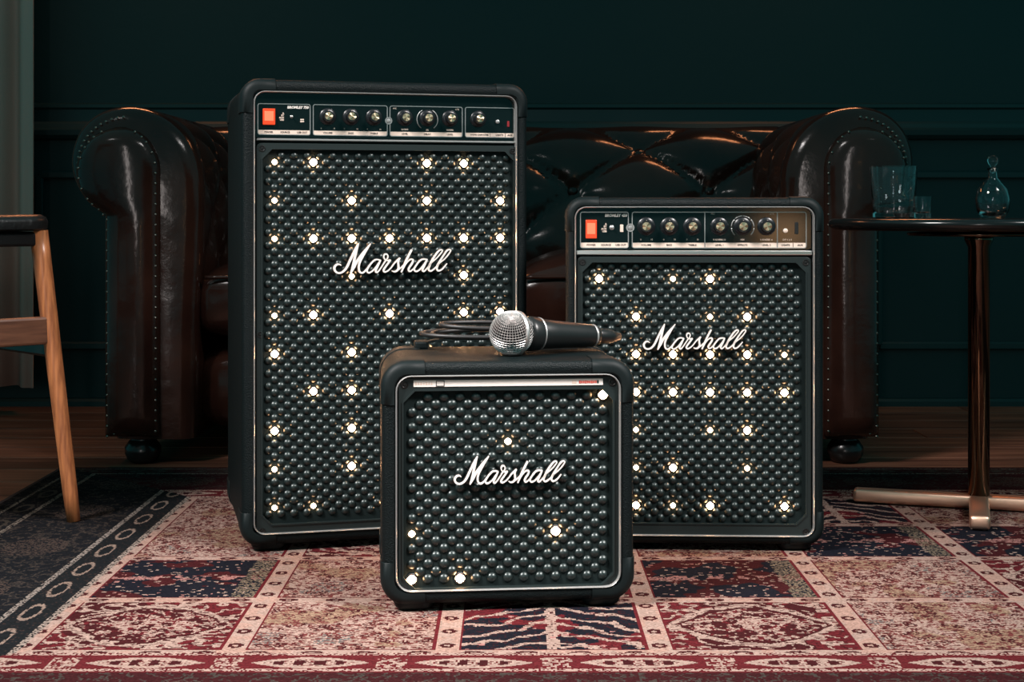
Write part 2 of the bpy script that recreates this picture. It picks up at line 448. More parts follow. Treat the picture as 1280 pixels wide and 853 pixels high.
    # wide main border: dark with sparse faded motifs
    mb = noise(vw, 46, 3)
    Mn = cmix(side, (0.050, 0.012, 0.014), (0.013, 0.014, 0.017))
    Mn = cmix((mb - 0.5).abs() < 0.020, Mn, (0.060, 0.048, 0.042))
    t3 = ((along - 0.03) / 0.24).fract() - 0.5
    ro = ((t3 * 0.24 / 0.055) * (t3 * 0.24 / 0.055) + ((o - 0.140) / 0.045) * ((o - 0.140) / 0.045)).sqrt()
    Mn = cmix((ro < 1.0) & (fine > 0.52), Mn, (0.090, 0.062, 0.052))
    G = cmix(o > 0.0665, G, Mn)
    G = cmix((((o - 0.219).abs() < 0.004) | ((o - 0.269).abs() < 0.004)) & (knot > 0.4), G, (0.22, 0.18, 0.15))
    t4 = (along / 0.12).fract() - 0.5
    ov4 = ((t4 * 0.12 / 0.03) * (t4 * 0.12 / 0.03) + ((o - 0.244) / 0.012) * ((o - 0.244) / 0.012)).sqrt()
    G = cmix((ov4 < 1.1) & (ov4 > 0.7), G, (0.075, 0.062, 0.052))
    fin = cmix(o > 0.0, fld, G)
    # wool variation knot by knot
    hs = nt.nodes.new('ShaderNodeHueSaturation'); vv = knot * 0.30 + 0.44
    nt.links.new(vv.s, hs.inputs['Value']); nt.links.new(fin, hs.inputs['Color'])
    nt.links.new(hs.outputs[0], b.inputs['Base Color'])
    bp = nt.nodes.new('ShaderNodeBump'); bp.inputs['Distance'].default_value = 0.002; bp.inputs['Strength'].default_value = 0.7
    nt.links.new((knot * 0.6 + fine * 0.6).s, bp.inputs['Height']); nt.links.new(bp.outputs[0], b.inputs['Normal'])
    return m
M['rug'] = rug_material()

# ------------------------------------------------------------------ setting: floor, wall, curtain wall trims
ZF = -0.008                                     # floorboards; the rug's top is z = 0
WALL_Y = 3.64
fl = box('floor', (0.1, 1.6, ZF - 0.03), (5.4, 4.3, 0.02), M['floor']); struct(fl, 'dark brown wooden plank floor around the rug')
pw = 0.128
protos = {}
row = 0; yy = WALL_Y - 0.002
while yy > 0.2:
    cuts = [-2.55]; off = random.uniform(0.5, 1.4); xx = -2.55 + off
    while xx < 2.3: cuts.append(xx); xx += random.choice((1.3, 1.55, 1.8))
    cuts.append(2.75)
    for xa, xb in zip(cuts[:-1], cuts[1:]):
        L = xb - xa - 0.002
        o = box('plank', (0, 0, 0), (L, pw - 0.003, 0.02), M['plank'], fl, bev=0.0015, seg=1)
        o.location = ((xa + xb) / 2, yy - pw / 2, ZF - 0.010)
    yy -= pw; row += 1

wb = box('wall_back', (0.1, WALL_Y + 0.05, 1.3), (5.4, 0.1, 2.64), M['wall']); struct(wb, 'dark teal painted wall behind the sofa')
def rail(name, z0, prof, x0=-2.6, x1=2.8, parent=wb, mt='rail'):
    """moulding running along the wall; prof = [(out, z)...]"""
    V, Fc = [], []
    for x in (x0, x1):
        for (o_, z) in prof: V.append((x, WALL_Y - o_, z0 + z))
    n = len(prof)
    for k in range(n - 1): Fc.append((k, k + 1, n + k + 1, n + k))
    Fc.append(tuple(range(n))); Fc.append(tuple(range(n, 2 * n))[::-1])
    bm = bmesh.new(); me = bpy.data.meshes.new('t'); me.from_pydata(V, [], Fc); bm.from_mesh(me); bpy.data.meshes.remove(me)
    return bobj(name, bm, M[mt], parent)
rail('dado_rail', 0.645, [(0, 0), (0.018, 0.004), (0.028, 0.012), (0.030, 0.024), (0.022, 0.030), (0.016, 0.040), (0.010, 0.046), (0.008, 0.075), (0.014, 0.080), (0.012, 0.088), (0, 0.092)])
sk = rail('baseboard_back', ZF, [(0, 0), (0.016, 0), (0.016, 0.012), (0.010, 0.018), (0, 0.020)], parent=None); struct(sk, 'low dark teal baseboard along the back wall')
# rectangular panel mouldings below the dado rail
for (xa, xb) in ((-2.2, -1.32), (-1.16, -0.92), (-0.86, 0.84), (0.90, 1.30), (1.38, 2.3)):
    za, zb, t = 0.145, 0.275, 0.02
    za, zb = 0.140, 0.560
    bm = bmesh.new()
    add_box(bm, ((xa + xb) / 2, WALL_Y - 0.006, za), (xb - xa, 0.014, t), 0.004, 1); add_box(bm, ((xa + xb) / 2, WALL_Y - 0.006, zb), (xb - xa, 0.014, t), 0.004, 1)
    add_box(bm, (xa, WALL_Y - 0.006, (za + zb) / 2), (t, 0.014, zb - za), 0.004, 1); add_box(bm, (xb, WALL_Y - 0.006, (za + zb) / 2), (t, 0.014, zb - za), 0.004, 1)
    bobj('panel_moulding', bm, M['rail'], wb)

# curtain with real folds and thickness
def curtain():
    root = empty('curtain', (-1.47, 3.50, ZF))
    x0, x1 = -1.85, -1.125; n = 150
    V, Fc = [], []
    for side in (0, 1):
        for k in range(n + 1):
            t = k / n; x = x0 + (x1 - x0) * t
            ph = t * 2 * PI * 9 + 0.9 * math.sin(t * 17)
            y = 3.50 + 0.028 * math.sin(ph) + 0.008 * math.sin(ph * 2.3 + 1) + side * 0.004
            for (z, amp) in ((0.055, 1.05), (0.5, 1.0), (1.3, 0.95), (2.3, 0.8)):
                V.append((x + 1.47, 3.50 + (y - 3.50) * (amp if not side else amp) - 3.50, z - ZF))
    st = (n + 1) * 4
    for s in (0, 1):
        for k in range(n):
            for j in range(3):
                a = s * st + k * 4 + j; Fc.append((a, a + 4, a + 5, a + 1) if s == 0 else (a, a + 1, a + 5, a + 4))
    for k in range(n): Fc.append((k * 4, st + k * 4, st + k * 4 + 4, k * 4 + 4))
    for j in range(3):
        for k in (0, n): Fc.append((k * 4 + j, k * 4 + j + 1, st + k * 4 + j + 1, st + k * 4 + j))
    obj('curtain_cloth', V, Fc, M['curtain'], root, True)
    tube('curtain_rod', [(-0.55, 0, 2.33), (0.45, 0, 2.33)], 0.012, M['darkwood'], root, 10)
    for k in range(10):
        xr = -0.36 + k * 0.078
        tube('curtain_ring', [(xr, 0.018 * math.cos(q), 2.33 + 0.020 * math.sin(q)) for q in [2 * PI * i / 12 for i in range(12)]], 0.002, M['darkwood'], root, 6, True)
    for xr in (-0.5, 0.4): box('rod_bracket', (xr, 0.065, 2.33), (0.02, 0.16, 0.02), M['darkwood'], root, 0.003)
    tag(root, 'pale grey floor-length curtain hanging in soft folds beside the teal wall', 'curtain')
curtain()

# ------------------------------------------------------------------ rug
def rug():
    x0, x1 = RX0 - RB, RX0 + RXP * RNX + RB; y0, y1 = RY0 - RB, RY0 + RYP * RNY + RB
    nx, ny = 64, 40
    V, Fc = [], []
    for j in range(ny + 1):
        for i in range(nx + 1):
            x = x0 + (x1 - x0) * i / nx; y = y0 + (y1 - y0) * j / ny
            edge = i in (0, nx) or j in (0, ny)
            V.append((x, y, -0.0025 if edge else 0.0))
    for j in range(ny):
        for i in range(nx):
            a = j * (nx + 1) + i; Fc.append((a, a + 1, a + nx + 2, a + nx + 1))
    ring = [i for i in range(nx + 1)] + [(j * (nx + 1) + nx) for j in range(1, ny + 1)] + [ny * (nx + 1) + i for i in range(nx - 1, -1, -1)] + [j * (nx + 1) for j in range(ny - 1, 0, -1)]
    base = len(V)
    for r in ring: V.append((V[r][0], V[r][1], ZF + 0.0003))
    m = len(ring)
    for k in range(m): Fc.append((ring[k], base + k, base + (k + 1) % m, ring[(k + 1) % m])[::-1])
    Fc.append(tuple(range(base, base + m))[::-1])
    root = empty('rug', (0, 0, 0))
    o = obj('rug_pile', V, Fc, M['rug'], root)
    # overcast cord down both short sides
    for xs in (x0, x1): tube('side_cord', [(xs, y0 + (y1 - y0) * k / 20, -0.004) for k in range(21)], 0.0038, mat('rug_cord', (0.03, 0.02, 0.02), 0.9), root, 6)
    tag(root, 'patterned oriental rug in dark red, cream and navy garden panels under the speakers', 'rug')
rug()

# ------------------------------------------------------------------ script logo strokes (units: 1/16 px of the badge, y down)
LOGO = [
 ([(232,528),(205,508),(160,510),(120,545),(108,590),(130,640),(180,670),(240,664),(300,620),(350,550),(400,445),(450,340),(500,235),(560,130)], [7,12,17,20,21,18,16,16,18,20,21,20,18,11]),
 ([(560,130),(522,260),(487,400),(462,530),(413,678)], [11,20,24,24,12]),
 ([(413,678),(470,570),(525,465),(595,370),(680,265),(790,130)], [12,25,24,24,22,8]),
 ([(790,130),(690,275),(632,380),(585,470),(566,560),(578,640),(622,673),(672,652),(720,600)], [8,20,20,21,19,18,16,14,12]),
 ([(975,440),(920,424),(860,440),(790,510),(735,590),(722,640),(750,670),(800,656),(860,605),(920,525),(975,440)], [13,13,13,14,16,16,15,13,12,12,12]),
 ([(975,440),(922,550),(892,610),(888,650),(912,664),(950,630),(1000,560),(1060,470),(1108,405),(1118,355),(1090,322),(1052,335),(1042,382),(1066,428),(1110,445),(1160,440)], [16,20,19,17,14,12,11,11,11,12,13,13,12,12,13,16]),
 ([(1160,440),(1110,510),(1052,590),(1034,635),(1060,658),(1110,642),(1170,590),(1250,490),(1345,405)], [18,18,18,17,15,12,11,12,15]),
 ([(1345,405),(1315,460),(1318,530),(1322,590),(1290,638),(1240,655),(1198,640)], [13,18,19,19,17,14,9]),
 ([(1250,655),(1330,612),(1390,562),(1450,505)], [8,11,11,10]),
 ([(1570,252),(1520,345),(1470,445),(1420,560),(1377,658)], [17,18,18,18,15]),
 ([(1410,600),(1460,512),(1520,445),(1568,424),(1598,442),(1580,500),(1532,570),(1512,620),(1530,652),(1570,638),(1622,590)], [10,11,12,14,17,19,18,17,15,12,11]),
 ([(1865,430),(1810,424),(1750,440),(1690,500),(1632,580),(1622,625),(1650,653),(1700,642),(1760,588),(1820,508),(1865,430)], [13,13,13,14,16,16,15,13,12,12,12]),
 ([(1865,430),(1822,530),(1788,600),(1782,640),(1810,653),(1850,620),(1905,555),(1965,480),(2050,410),(2130,320),(2165,268),(2150,247),(2100,268),(2030,350),(1960,460),(1912,560),(1897,610),(1922,648),(1970,638),(2030,590),(2065,550)], [15,19,18,17,14,11,11,11,11,12,12,12,13,15,17,19,18,16,13,11,11]),
 ([(2065,550),(2122,490),(2200,430),(2280,340),(2324,268),(2310,244),(2260,264),(2190,350),(2112,470),(2066,560),(2057,610),(2082,645),(2130,638),(2180,600),(2230,540),(2252,512)], [11,11,11,12,12,12,13,15,17,19,18,16,13,12,11,8]),
]
def make_logo(name, x0, zb, width, y0, depth, grow, mt, parent):
    """raised script badge: x0 = left end, zb = baseline, in the x-z plane, front face at y0-depth"""
    k = width / 2245.0
    V, Fc = [], []
    for si, (pts, ws) in enumerate(LOGO):
        P = catmull([(p[0], p[1], w_) for p, w_ in zip(pts, ws)], 5)
        P = [((p[0] - 95) * k, (675 - p[1]) * k, (p[2] + grow) * k) for p in P]
        n = len(P); L, R = [], []
        dz = 0.00002 * si
        for i in range(n):
            a = P[max(i - 1, 0)]; b = P[min(i + 1, n - 1)]
            tx, tz = b[0] - a[0], b[1] - a[1]; ln = math.hypot(tx, tz) or 1; nx_, nz_ = -tz / ln, tx / ln
            L.append((P[i][0] + nx_ * P[i][2], P[i][1] + nz_ * P[i][2])); R.append((P[i][0] - nx_ * P[i][2], P[i][1] - nz_ * P[i][2]))
        # round end caps
        def cap(i, sgn):
            a = P[i]; q = P[i - 1] if sgn > 0 else P[i + 1]
            an = math.atan2(a[1] - q[1], a[0] - q[0]); o = []
            for s in range(1, 4):
                t = an + PI / 2 - s * PI / 4; o.append((a[0] + a[2] * math.cos(t), a[1] + a[2] * math.sin(t)))
            return o
        b0 = len(V)
        for yv, sh in ((y0, 0.0), (y0 - depth - dz, 0.0)):
            for (lx, lz), (rx, rz_) in zip(L, R):
                V.append((x0 + lx, yv, zb + lz)); V.append((x0 + rx, yv, zb + rz_))
        m = 2 * n
        for i in range(n - 1):
            f = b0 + m + 2 * i; Fc.append((f, f + 1, f + 3, f + 2))
            g_ = b0 + 2 * i; Fc.append((g_, g_ + 2, g_ + 2 + m, g_ + m)); Fc.append((g_ + 1, g_ + 1 + m, g_ + 3 + m, g_ + 3))
        for i, sgn, l in ((n - 1, 1, 0), (0, -1, 0)):
            ce = cap(i, sgn)
            idx = []
            for yv in (y0, y0 - depth - dz):
                idx.append([len(V) + q for q in range(3)])
                V += [(x0 + p[0], yv, zb + p[1]) for p in ce]
            li, ri = b0 + 2 * i, b0 + 2 * i + 1
            if sgn < 0: li, ri = ri, li
            c0 = [li] + idx[0] + [ri]; c1 = [li + m] + idx[1] + [ri + m]
            Fc.append(tuple(c1))
            for q in range(4): Fc.append((c0[q], c0[q + 1], c1[q + 1], c1[q]))
    return obj(name, V, Fc, mt, parent)

# ------------------------------------------------------------------ speakers
def ring_plate(name, x0, x1, z0, z1, wd, yb, yf, r, mt, parent, n=5):
    """thin rounded rectangular outline standing in x-z"""
    lo = rr(x0, x1, z0, z1, r, n); li = rr(x0 + wd, x1 - wd, z0 + wd, z1 - wd, max(r - wd, 0.0002), n)
    L = [[(p[0], yb, p[1]) for p in lo], [(p[0], yf, p[1]) for p in lo], [(p[0], yf, p[1]) for p in li], [(p[0], yb, p[1]) for p in li]]
    return loft(name, L, mt, parent)
def plate(name, x0, x1, z0, z1, yb, yf, r, mt, parent, n=4):
    lo = rr(x0, x1, z0, z1, r, n)
    return loft(name, [[(p[0], yb, p[1]) for p in lo], [(p[0], yf, p[1]) for p in lo]], mt, parent, True, True)

YM = Matrix.Rotation(PI / 2, 4, 'X')            # local +z -> -y (towards the viewer)
def disc(name, prof, mt, parent, x, y, z, seg=20, smooth=True):
    """lathe facing -y; prof heights grow towards the viewer"""
    o = lathe(name, prof, mt, parent, seg, YM, smooth); o.location = (x, y, z); return auto_smooth(o, 40)

def speaker(name, loc, th, W, H, Dp, m_in, grille, gz, sx, sz, ox, oz, ni, nj, lampcols, lamps, logo, Rc=0.026, extra_screws=()):
    root = empty(name, loc, math.radians(th))
    zb = 0.009                                    # cabinet rests on four feet
    # cabinet shell
    n = 6
    prof = [(m_in, 0.013), (m_in, 0.0012), (m_in - 0.0012, 0.0), (0.0085, 0.0), (0.005, 0.0009), (0.0022, 0.0032), (0.0006, 0.0068), (0.0, 0.012),
            (0.0, Dp - 0.012), (0.0006, Dp - 0.0068), (0.0022, Dp - 0.0032), (0.005, Dp - 0.0009), (0.0085, Dp)]
    def lp(i, y): return [(p[0], y, p[1]) for p in rr(i, W - i, zb + i, H - i, Rc - i, n)]
    cab = loft('cabinet', [lp(i, y) for i, y in prof], M['vinyl'], root, False, True); auto_smooth(cab, 50)
    # corner guards
    gp = [(m_in - 0.0018, 0.0), (m_in - 0.0018, -0.0012), (0.0085, -0.0016), (0.0045, -0.0006), (0.0012, 0.0022), (-0.0008, 0.0062), (-0.0015, 0.012), (-0.0015, 0.046), (0.0004, 0.0465)]
    ext = 0.020
    for back in (0, 1):
        for (cx, cz, a0) in ((W - Rc, zb + Rc, -PI / 2), (W - Rc, H - Rc, 0), (Rc, H - Rc, PI / 2), (Rc, zb + Rc, PI)):
            loops = []
            for (i, y) in gp:
                yy_ = Dp - y if back else y
                r = Rc - i; L = []
                t0 = (-math.sin(a0), math.cos(a0)); t1 = (-math.sin(a0 + PI / 2), math.cos(a0 + PI / 2))
                for (sh, e_) in ((0.0012, ext + 0.0004), (0.0, ext)):
                    q = r - sh; L.append((cx + q * math.cos(a0) - t0[0] * e_, yy_, cz + q * math.sin(a0) - t0[1] * e_))
                for k in range(9):
                    an = a0 + PI / 2 * k / 8; L.append((cx + r * math.cos(an), yy_, cz + r * math.sin(an)))
                for (sh, e_) in ((0.0, ext), (0.0012, ext + 0.0004)):
                    q = r - sh; L.append((cx + q * math.cos(a0 + PI / 2) + t1[0] * e_, yy_, cz + q * math.sin(a0 + PI / 2) + t1[1] * e_))
                loops.append(L)
            g_ = loft('corner_guard', loops, M['rubber'], root, closed=False); auto_smooth(g_, 40)
    # feet
    for fx in (0.014, W - 0.062):
        for fy in (0.003, Dp - 0.051):
            L = []
            for (i, z) in ((0.0, 0.017), (0.0, 0.010), (0.0020, 0.005), (0.0065, 0.0015), (0.010, 0.0004)):
                L.append([(p[0], p[1], z) for p in rr(fx + i, fx + 0.048 - i, fy + i, fy + 0.048 - i, 0.014 - i, 5)])
            auto_smooth(loft('foot', L, M['rubber'], root, True, True), 40)
    # trim ring and baffle
    tr = m_in - 0.0004
    L = [[(p[0], y, p[1]) for p in rr(tr + i, W - tr - i, zb + tr + i - 0.001, H - tr - i, Rc * 0.62 - i, n)] for (i, y) in ((0.0, 0.006), (0.0002, -0.0012), (0.0011, -0.0022), (0.0020, -0.0012), (0.0022, 0.010))]
    t_ = loft('trim_ring', L, M['trim'], root); auto_smooth(t_, 60)
    plate('baffle', m_in, W - m_in, zb + m_in - 0.001, H - m_in, 0.016, 0.0118, Rc * 0.5, M['baffle'], root)
    # grille frame with chamfered opening
    gx0, gx1, gz0, gz1 = grille; fx0, fx1, fz0, fz1 = gz
    lo = rr(fx0, fx1, fz0, fz1, 0.007, 6); li = rr(gx0, gx1, gz0, gz1, 0.0135, 6, True); lj = rr(gx0 - 0.0016, gx1 + 0.0016, gz0 - 0.0016, gz1 + 0.0016, 0.0140, 6, True)
    L = [[(p[0], 0.0118, p[1]) for p in lo], [(p[0], 0.0045, p[1]) for p in lo], [(p[0] + 0.0008 * (1 if p[0] < W / 2 else -1), 0.0035, p[1] + 0.0008 * (1 if p[1] < (fz0 + fz1) / 2 else -1)) for p in lo],
         [(p[0], 0.0035, p[1]) for p in lj], [(p[0], 0.0022, p[1]) for p in lj], [(p[0], 0.0022, p[1]) for p in li], [(p[0], 0.0118, p[1]) for p in li]]
    fr = loft('grille_frame', L, M['frame'], root)
    s0 = None
    for (qx, qz) in [(fx0 + 0.0075, fz0 + 0.0085), (fx1 - 0.0075, fz0 + 0.0085), (fx0 + 0.0075, fz1 - 0.0075), (fx1 - 0.0075, fz1 - 0.0075)] + list(extra_screws):
        if s0 is None:
            s0 = disc('screw', [(0.0046, 0.0), (0.0046, 0.0008), (0.0036, 0.0010), (0.0030, 0.0004), (0.0014, 0.0004), (0.0012, 0.0010), (0.0, 0.0012)], M['screw'], fr, qx, 0.0036, qz, 16)
        else: share(s0, fr, (qx, 0.0036, qz))
    # grille plate, diamond studs and lamps
    PY = 0.0090
    gr = loft('grille', [[(p[0], 0.0118, p[1]) for p in li], [(p[0], PY, p[1]) for p in li]], M['baffle'], root, True, True)
    rings = ((0.67, 0.0), (0.54, 0.00165), (0.33, 0.0029))
    def stud_geo():
        V = []; Fc = []; n_ = 10
        for (k, h) in rings:
            for q in range(n_):
                a = 2 * PI * (q + 0.5) / n_; V.append((math.cos(a) * sx * k, -h, math.sin(a) * sz * k))
        V.append((0, -0.0035, 0))
        for r_ in range(len(rings) - 1):
            for k in range(n_): Fc.append((r_ * n_ + k, r_ * n_ + k + n_, r_ * n_ + (k + 1) % n_ + n_, r_ * n_ + (k + 1) % n_)[::-1])
        t = (len(rings) - 1) * n_
        for k in range(n_): Fc.append((t + k, t + (k + 1) % n_, len(V) - 1))
        return V, Fc
    SV, SF = stud_geo()
    sites = []
    lampset = {(c, r): d for (c, r, d) in lamps}
    for j in range(nj):
        for i in range(ni):
            x = ox + i * sx; z = oz - j * sz
            if (i + j + lampcols[0] + lampcols[1]) % 2: continue
            ci_, ri_ = (i - lampcols[0]) / 6.0, (j - lampcols[1]) / 6.0
            if (ci_, ri_) in lampset: continue            # a lamp sits in place of this stud
            cut = 0.0135
            if x - gx0 < 0.35 * sx or gx1 - x < 0.35 * sx or z - gz0 < 0.35 * sz or gz1 - z < 0.35 * sz: continue
            e1, e2 = min(x - gx0, gx1 - x), min(z - gz0, gz1 - z)
            if e1 + e2 < cut + 0.004: continue
            sites.append((x, z, min(e1, e2) < 0.97 * min(sx, sz)))
    # those too near the frame are cut down to fit, the rest are whole studs
    ct, st_ = math.cos(math.radians(th)), math.sin(math.radians(th))
    def dist(s): return (loc[0] + s[0] * ct) ** 2 + (loc[1] + s[0] * st_) ** 2 + (s[1] - CAM_H) ** 2
    whole = sorted([s for s in sites if not s[2]], key=dist)
    me = bpy.data.meshes.new('stud'); me.from_pydata(SV, [], SF); me.materials.append(M['stud']); me.update()
    for p in me.polygons: p.use_smooth = True
    for (x, z, _) in whole[:290]:
        o = bpy.data.objects.new('stud', me); link(o, gr); o.location = (x, PY, z)
    V, Fc = [], []
    for (x, z, edge) in whole[290:] + [s for s in sites if s[2]]:
        b0 = len(V)
        for v in SV:
            vx = min(max(x + v[0], gx0 + 0.0002), gx1 - 0.0002); vz = min(max(z + v[2], gz0 + 0.0002), gz1 - 0.0002)
            V.append((vx, PY + v[1], vz))
        Fc += [tuple(b0 + q for q in f) for f in SF]
    o = obj('stud_field', V, Fc, M['stud'], gr, True); o['kind'] = 'stuff'
    big = small_ = lens = None
    for (c, r_, d_) in lamps:
        x = ox + (lampcols[0] + 6 * c) * sx; z = oz - (lampcols[1] + 6 * r_) * sz
        src = small_ if d_ else big
        if src is None:
            k = 0.44 if d_ else 0.60
            LV, LF = [], []
            for (f_, h) in ((1.0, 0.0), (0.98, 0.0016), (0.75, 0.0030), (0.35, 0.0037)):      # softly diamond shaped bulb
                for q in range(16):
                    a = 2 * PI * q / 16; c_, s_ = abs(math.cos(a)), abs(math.sin(a))
                    rad = k * f_ / (c_ ** 1.45 + s_ ** 1.45) ** (1 / 1.45)
                    LV.append((rad * math.cos(a) * sx, -h, rad * math.sin(a) * sz))
            LV.append((0, -0.0039, 0))
            for r2 in range(3):
                for q in range(16): LF.append((r2 * 16 + q, r2 * 16 + (q + 1) % 16, r2 * 16 + 16 + (q + 1) % 16, r2 * 16 + 16 + q))
            for q in range(16): LF.append((48 + q, 48 + (q + 1) % 16, 64))
            src = obj('grille_lamp', LV, LF, M['lamp_dim' if d_ else 'lamp'], gr, True)
            if d_: small_ = src
            else: big = src
            src.location = (x, PY, z)
        else: share(src, gr, (x, PY, z))
        if not d_:
            if lens is None: lens = lathe('halo_reflector', [(sx * 0.80, 0.0), (sx * 0.78, 0.0006), (sx * 0.5, 0.0010), (0, 0.0010)], M['lens'], gr, 14, YM); lens.location = (x, PY, z)  # added reflector disc that widens the bulb's halo
            else: share(lens, gr, (x, PY, z))
    # badge
    lx, lz, lw = logo
    lg = make_logo('logo', lx, lz, lw, 0.0030, 0.0050, 0, M['logo'], root)
    lg['label'] = 'ivory script badge reading Marshall'
    make_logo('badge_backing', lx, lz, lw, 0.0040, 0.0024, 14, M['ink'], lg)
    return root

def bow_cap(name, r, parent, x, y, z, rot):
    """spun metal knob cap: faceted so that it flashes in wedges"""
    V = [(0, -0.0004, 0)]; Fc = []
    n = 24
    for k in range(n):
        a = 2 * PI * k / n; V.append((r * math.cos(a), 0.0004 * math.sin(4 * a + rot) , r * math.sin(a)))
    for k in range(n): Fc.append((0, 1 + (k + 1) % n, 1 + k))
    for k in range(n): V.append((V[1 + k][0], 0.003, V[1 + k][2]))
    for k in range(n): Fc.append((1 + k, 1 + (k + 1) % n, 1 + n + (k + 1) % n, 1 + n + k))
    o = obj(name, V, Fc, M['brass_cap'], parent); o.location = (x, y, z); return o

def knob(root, x, z, y0, r, rot=0.0, depth=0.014):
    k = disc('knob', [(r * 1.45, 0), (r * 1.45, 0.0012), (r * 1.35, 0.0022), (r * 1.02, 0.003), (r * 0.92, depth - 0.001), (r * 0.84, depth), (0, depth)], M['knob'], root, x, y0, z, 24)
    bow_cap('knob_cap', r * 0.66, k, 0, -depth - 0.0006, 0, rot)
    tk = box('pointer_line', (0, -depth * 0.55, r * 0.96), (0.0007, depth * 0.8, 0.0006), M['cream'], k)
    return k

def rocker(root, x0, x1, z0, z1, y0):
    w_, h_ = x1 - x0, z1 - z0
    s = box('power_switch', ((x0 + x1) / 2, y0 - 0.0015, (z0 + z1) / 2), (w_, 0.004, h_), M['switch'], root, 0.0008, 2)
    c = box('switch_rocker', ((x0 + x1) / 2, y0 - 0.0036, (z0 + z1) / 2 + 0.0006), (w_ * 0.74, 0.0016, h_ * 0.60), M['switch_core'], s, 0.0006, 2)
    s['label'] = 'glowing orange rocker switch'
    return s

def panel_common(root, x0, x1, z0, z1):
    pl = plate('control_panel', x0, x1, z0, z1, 0.0118, 0.0082, 0.003, M['panel'], root)
    return pl
YP = 0.0081
def label_stack(pl, x, z, k=1.0):
    for i, s in enumerate(('A', 'BT', 'AUX', 'USB')):
        text('lettering', s, 0.0036 * k, (x, YP, z + (1.5 - i) * 0.0034 * k), M['cream'], pl, 'RIGHT', bold=0.0001)

# ---- tall speaker
LT = []
for r_, cs in enumerate(((0, 1, 4, 5), (0, 2, 4, 6), (0, 1, 2, 3, 4, 5, 6), (2, 5), (0, 1, 3, 5, 6), (0, 2, 4), (1, 2, 5), (0, 2, 5), (0, 2, 6), (0, 1, 3, 5))):
    for c in cs: LT.append((c, r_, (c, r_) in {(0, 0), (0, 1), (2, 3), (0, 4), (0, 8), (0, 9), (1, 9), (0, 2)}))
tall = speaker('party_speaker', (-0.3704, 2.0272, 0), 14.5, 0.4063, 0.652, 0.30, 0.0165, (0.0285, 0.3860, 0.0375, 0.5555), (0.0205, 0.3920, 0.0210, 0.5640),
               0.00893, 0.00886, 0.0456 - 2 * 0.00893, 0.5380 + 2 * 0.00886, 41, 58, (2, 2), LT, (0.1262, 0.3835, 0.1672), extra_screws=((0.0330 - 0.0075, 0.300),))
tag(tall, 'tallest black speaker with orange switch and script badge, left of the small square speaker', 'speaker', 'black stage speakers')
pl = panel_common(tall, 0.0195, 0.3945, 0.5715, 0.6365)
box('divider_bar', (0.2068, 0.0066, 0.5690), (0.372, 0.006, 0.0030), M['trim'], tall, 0.0008, 1)
for (xa, xb) in ((0.0222, 0.0952), (0.0984, 0.2036), (0.2064, 0.3118), (0.3152, 0.3882)):
    ring_plate('panel_outline', xa, xb, 0.5755, 0.6190, 0.0011, YP + 0.0004, YP - 0.0003, 0.0032, M['trim'], pl)
    plate('label_strip', xa + 0.0011, xb - 0.0011, 0.5766, 0.5822, YP + 0.0002, YP - 0.0001, 0.0006, M['cream'], pl)
nd = disc('junction_screw', [(0.0052, 0), (0.0052, 0.0006), (0.0040, 0.0006), (0.0040, 0.0001), (0.0030, 0.0001), (0.0022, 0.0014), (0, 0.0018)], M['trim'], pl, 0.2050, YP - 0.0002, 0.5975, 16)
rocker(tall, 0.0293, 0.0462, 0.5895, 0.6118, YP)
text('lettering', 'BROMLEY 750', 0.0048, (0.0925, YP, 0.6140), M['logo'], pl, 'RIGHT', 0.15, 1.0, 0.00025)
label_stack(pl, 0.0585, 0.6010, 0.9)
disc('selector_toggle', [(0.0022, 0), (0.0022, 0.001), (0.0012, 0.0018), (0.0010, 0.006), (0, 0.0065)], M['trim'], pl, 0.0690, YP, 0.6010, 12)
for dz in (0, 0.0028): box('usb_slot', (0.0835, YP, 0.5945 + dz), (0.0052, 0.0006, 0.0018), M['cream'], pl)
for i, x in enumerate((0.1190, 0.1515, 0.1840, 0.2280, 0.2606, 0.2934, 0.3345)): knob(tall, x, 0.6020, YP, 0.0082, rot=i * 0.9)
for i, x in enumerate((0.1190, 0.1515, 0.1840)):
    for dx in (-0.009, 0.009): text('lettering', '0' if dx < 0 else '10', 0.0030, (x + dx, YP, 0.5852), M['cream'], pl)
for s, x in (('POWER', 0.0375), ('SOURCE', 0.060), ('USB OUT', 0.0835), ('VOLUME', 0.119), ('BASS', 0.1515), ('TREBLE', 0.184), ('LEVEL', 0.228), ('DELAY', 0.2606), ('LEVEL', 0.2934), ('SOUND CHARACTER', 0.3365), ('LIGHTS', 0.3660), ('AUX', 0.3815)):
    text('lettering', s, 0.0034 if len(s) < 9 else 0.0028, (x, YP - 0.0003, 0.5793), M['ink'], pl, bold=0.00005)
for x in (0.3525, 0.3745): box('strip_divider', (x, YP - 0.0002, 0.5794), (0.0005, 0.0004, 0.0054), M['ink'], pl)
for (s, x, z) in (('REVERB', 0.228, 0.5855), ('FX', 0.2606, 0.5850), ('REVERB', 0.2934, 0.5855), ('MIC', 0.2140, 0.6150), ('GTR', 0.3040, 0.6150)):
    text('lettering', s, 0.0030, (x, YP, z), M['cream'], pl)
for sgn in (0, 1):
    a0 = PI * 0.66 if sgn == 0 else -PI * 0.30
    pts = [(0.2606 + 0.0150 * math.cos(a0 + t * PI * 0.64), YP - 0.0003, 0.6000 + 0.0150 * math.sin(a0 + t * PI * 0.64)) for t in [k / 12 for k in range(13)]]
    tube('dial_arc', pts, 0.0007, M['trim'], pl, 6)
disc('light_button', [(0.0028, 0), (0.0028, 0.003), (0.002, 0.0036), (0, 0.0036)], M['trim'], pl, 0.3630, YP, 0.5985, 14)
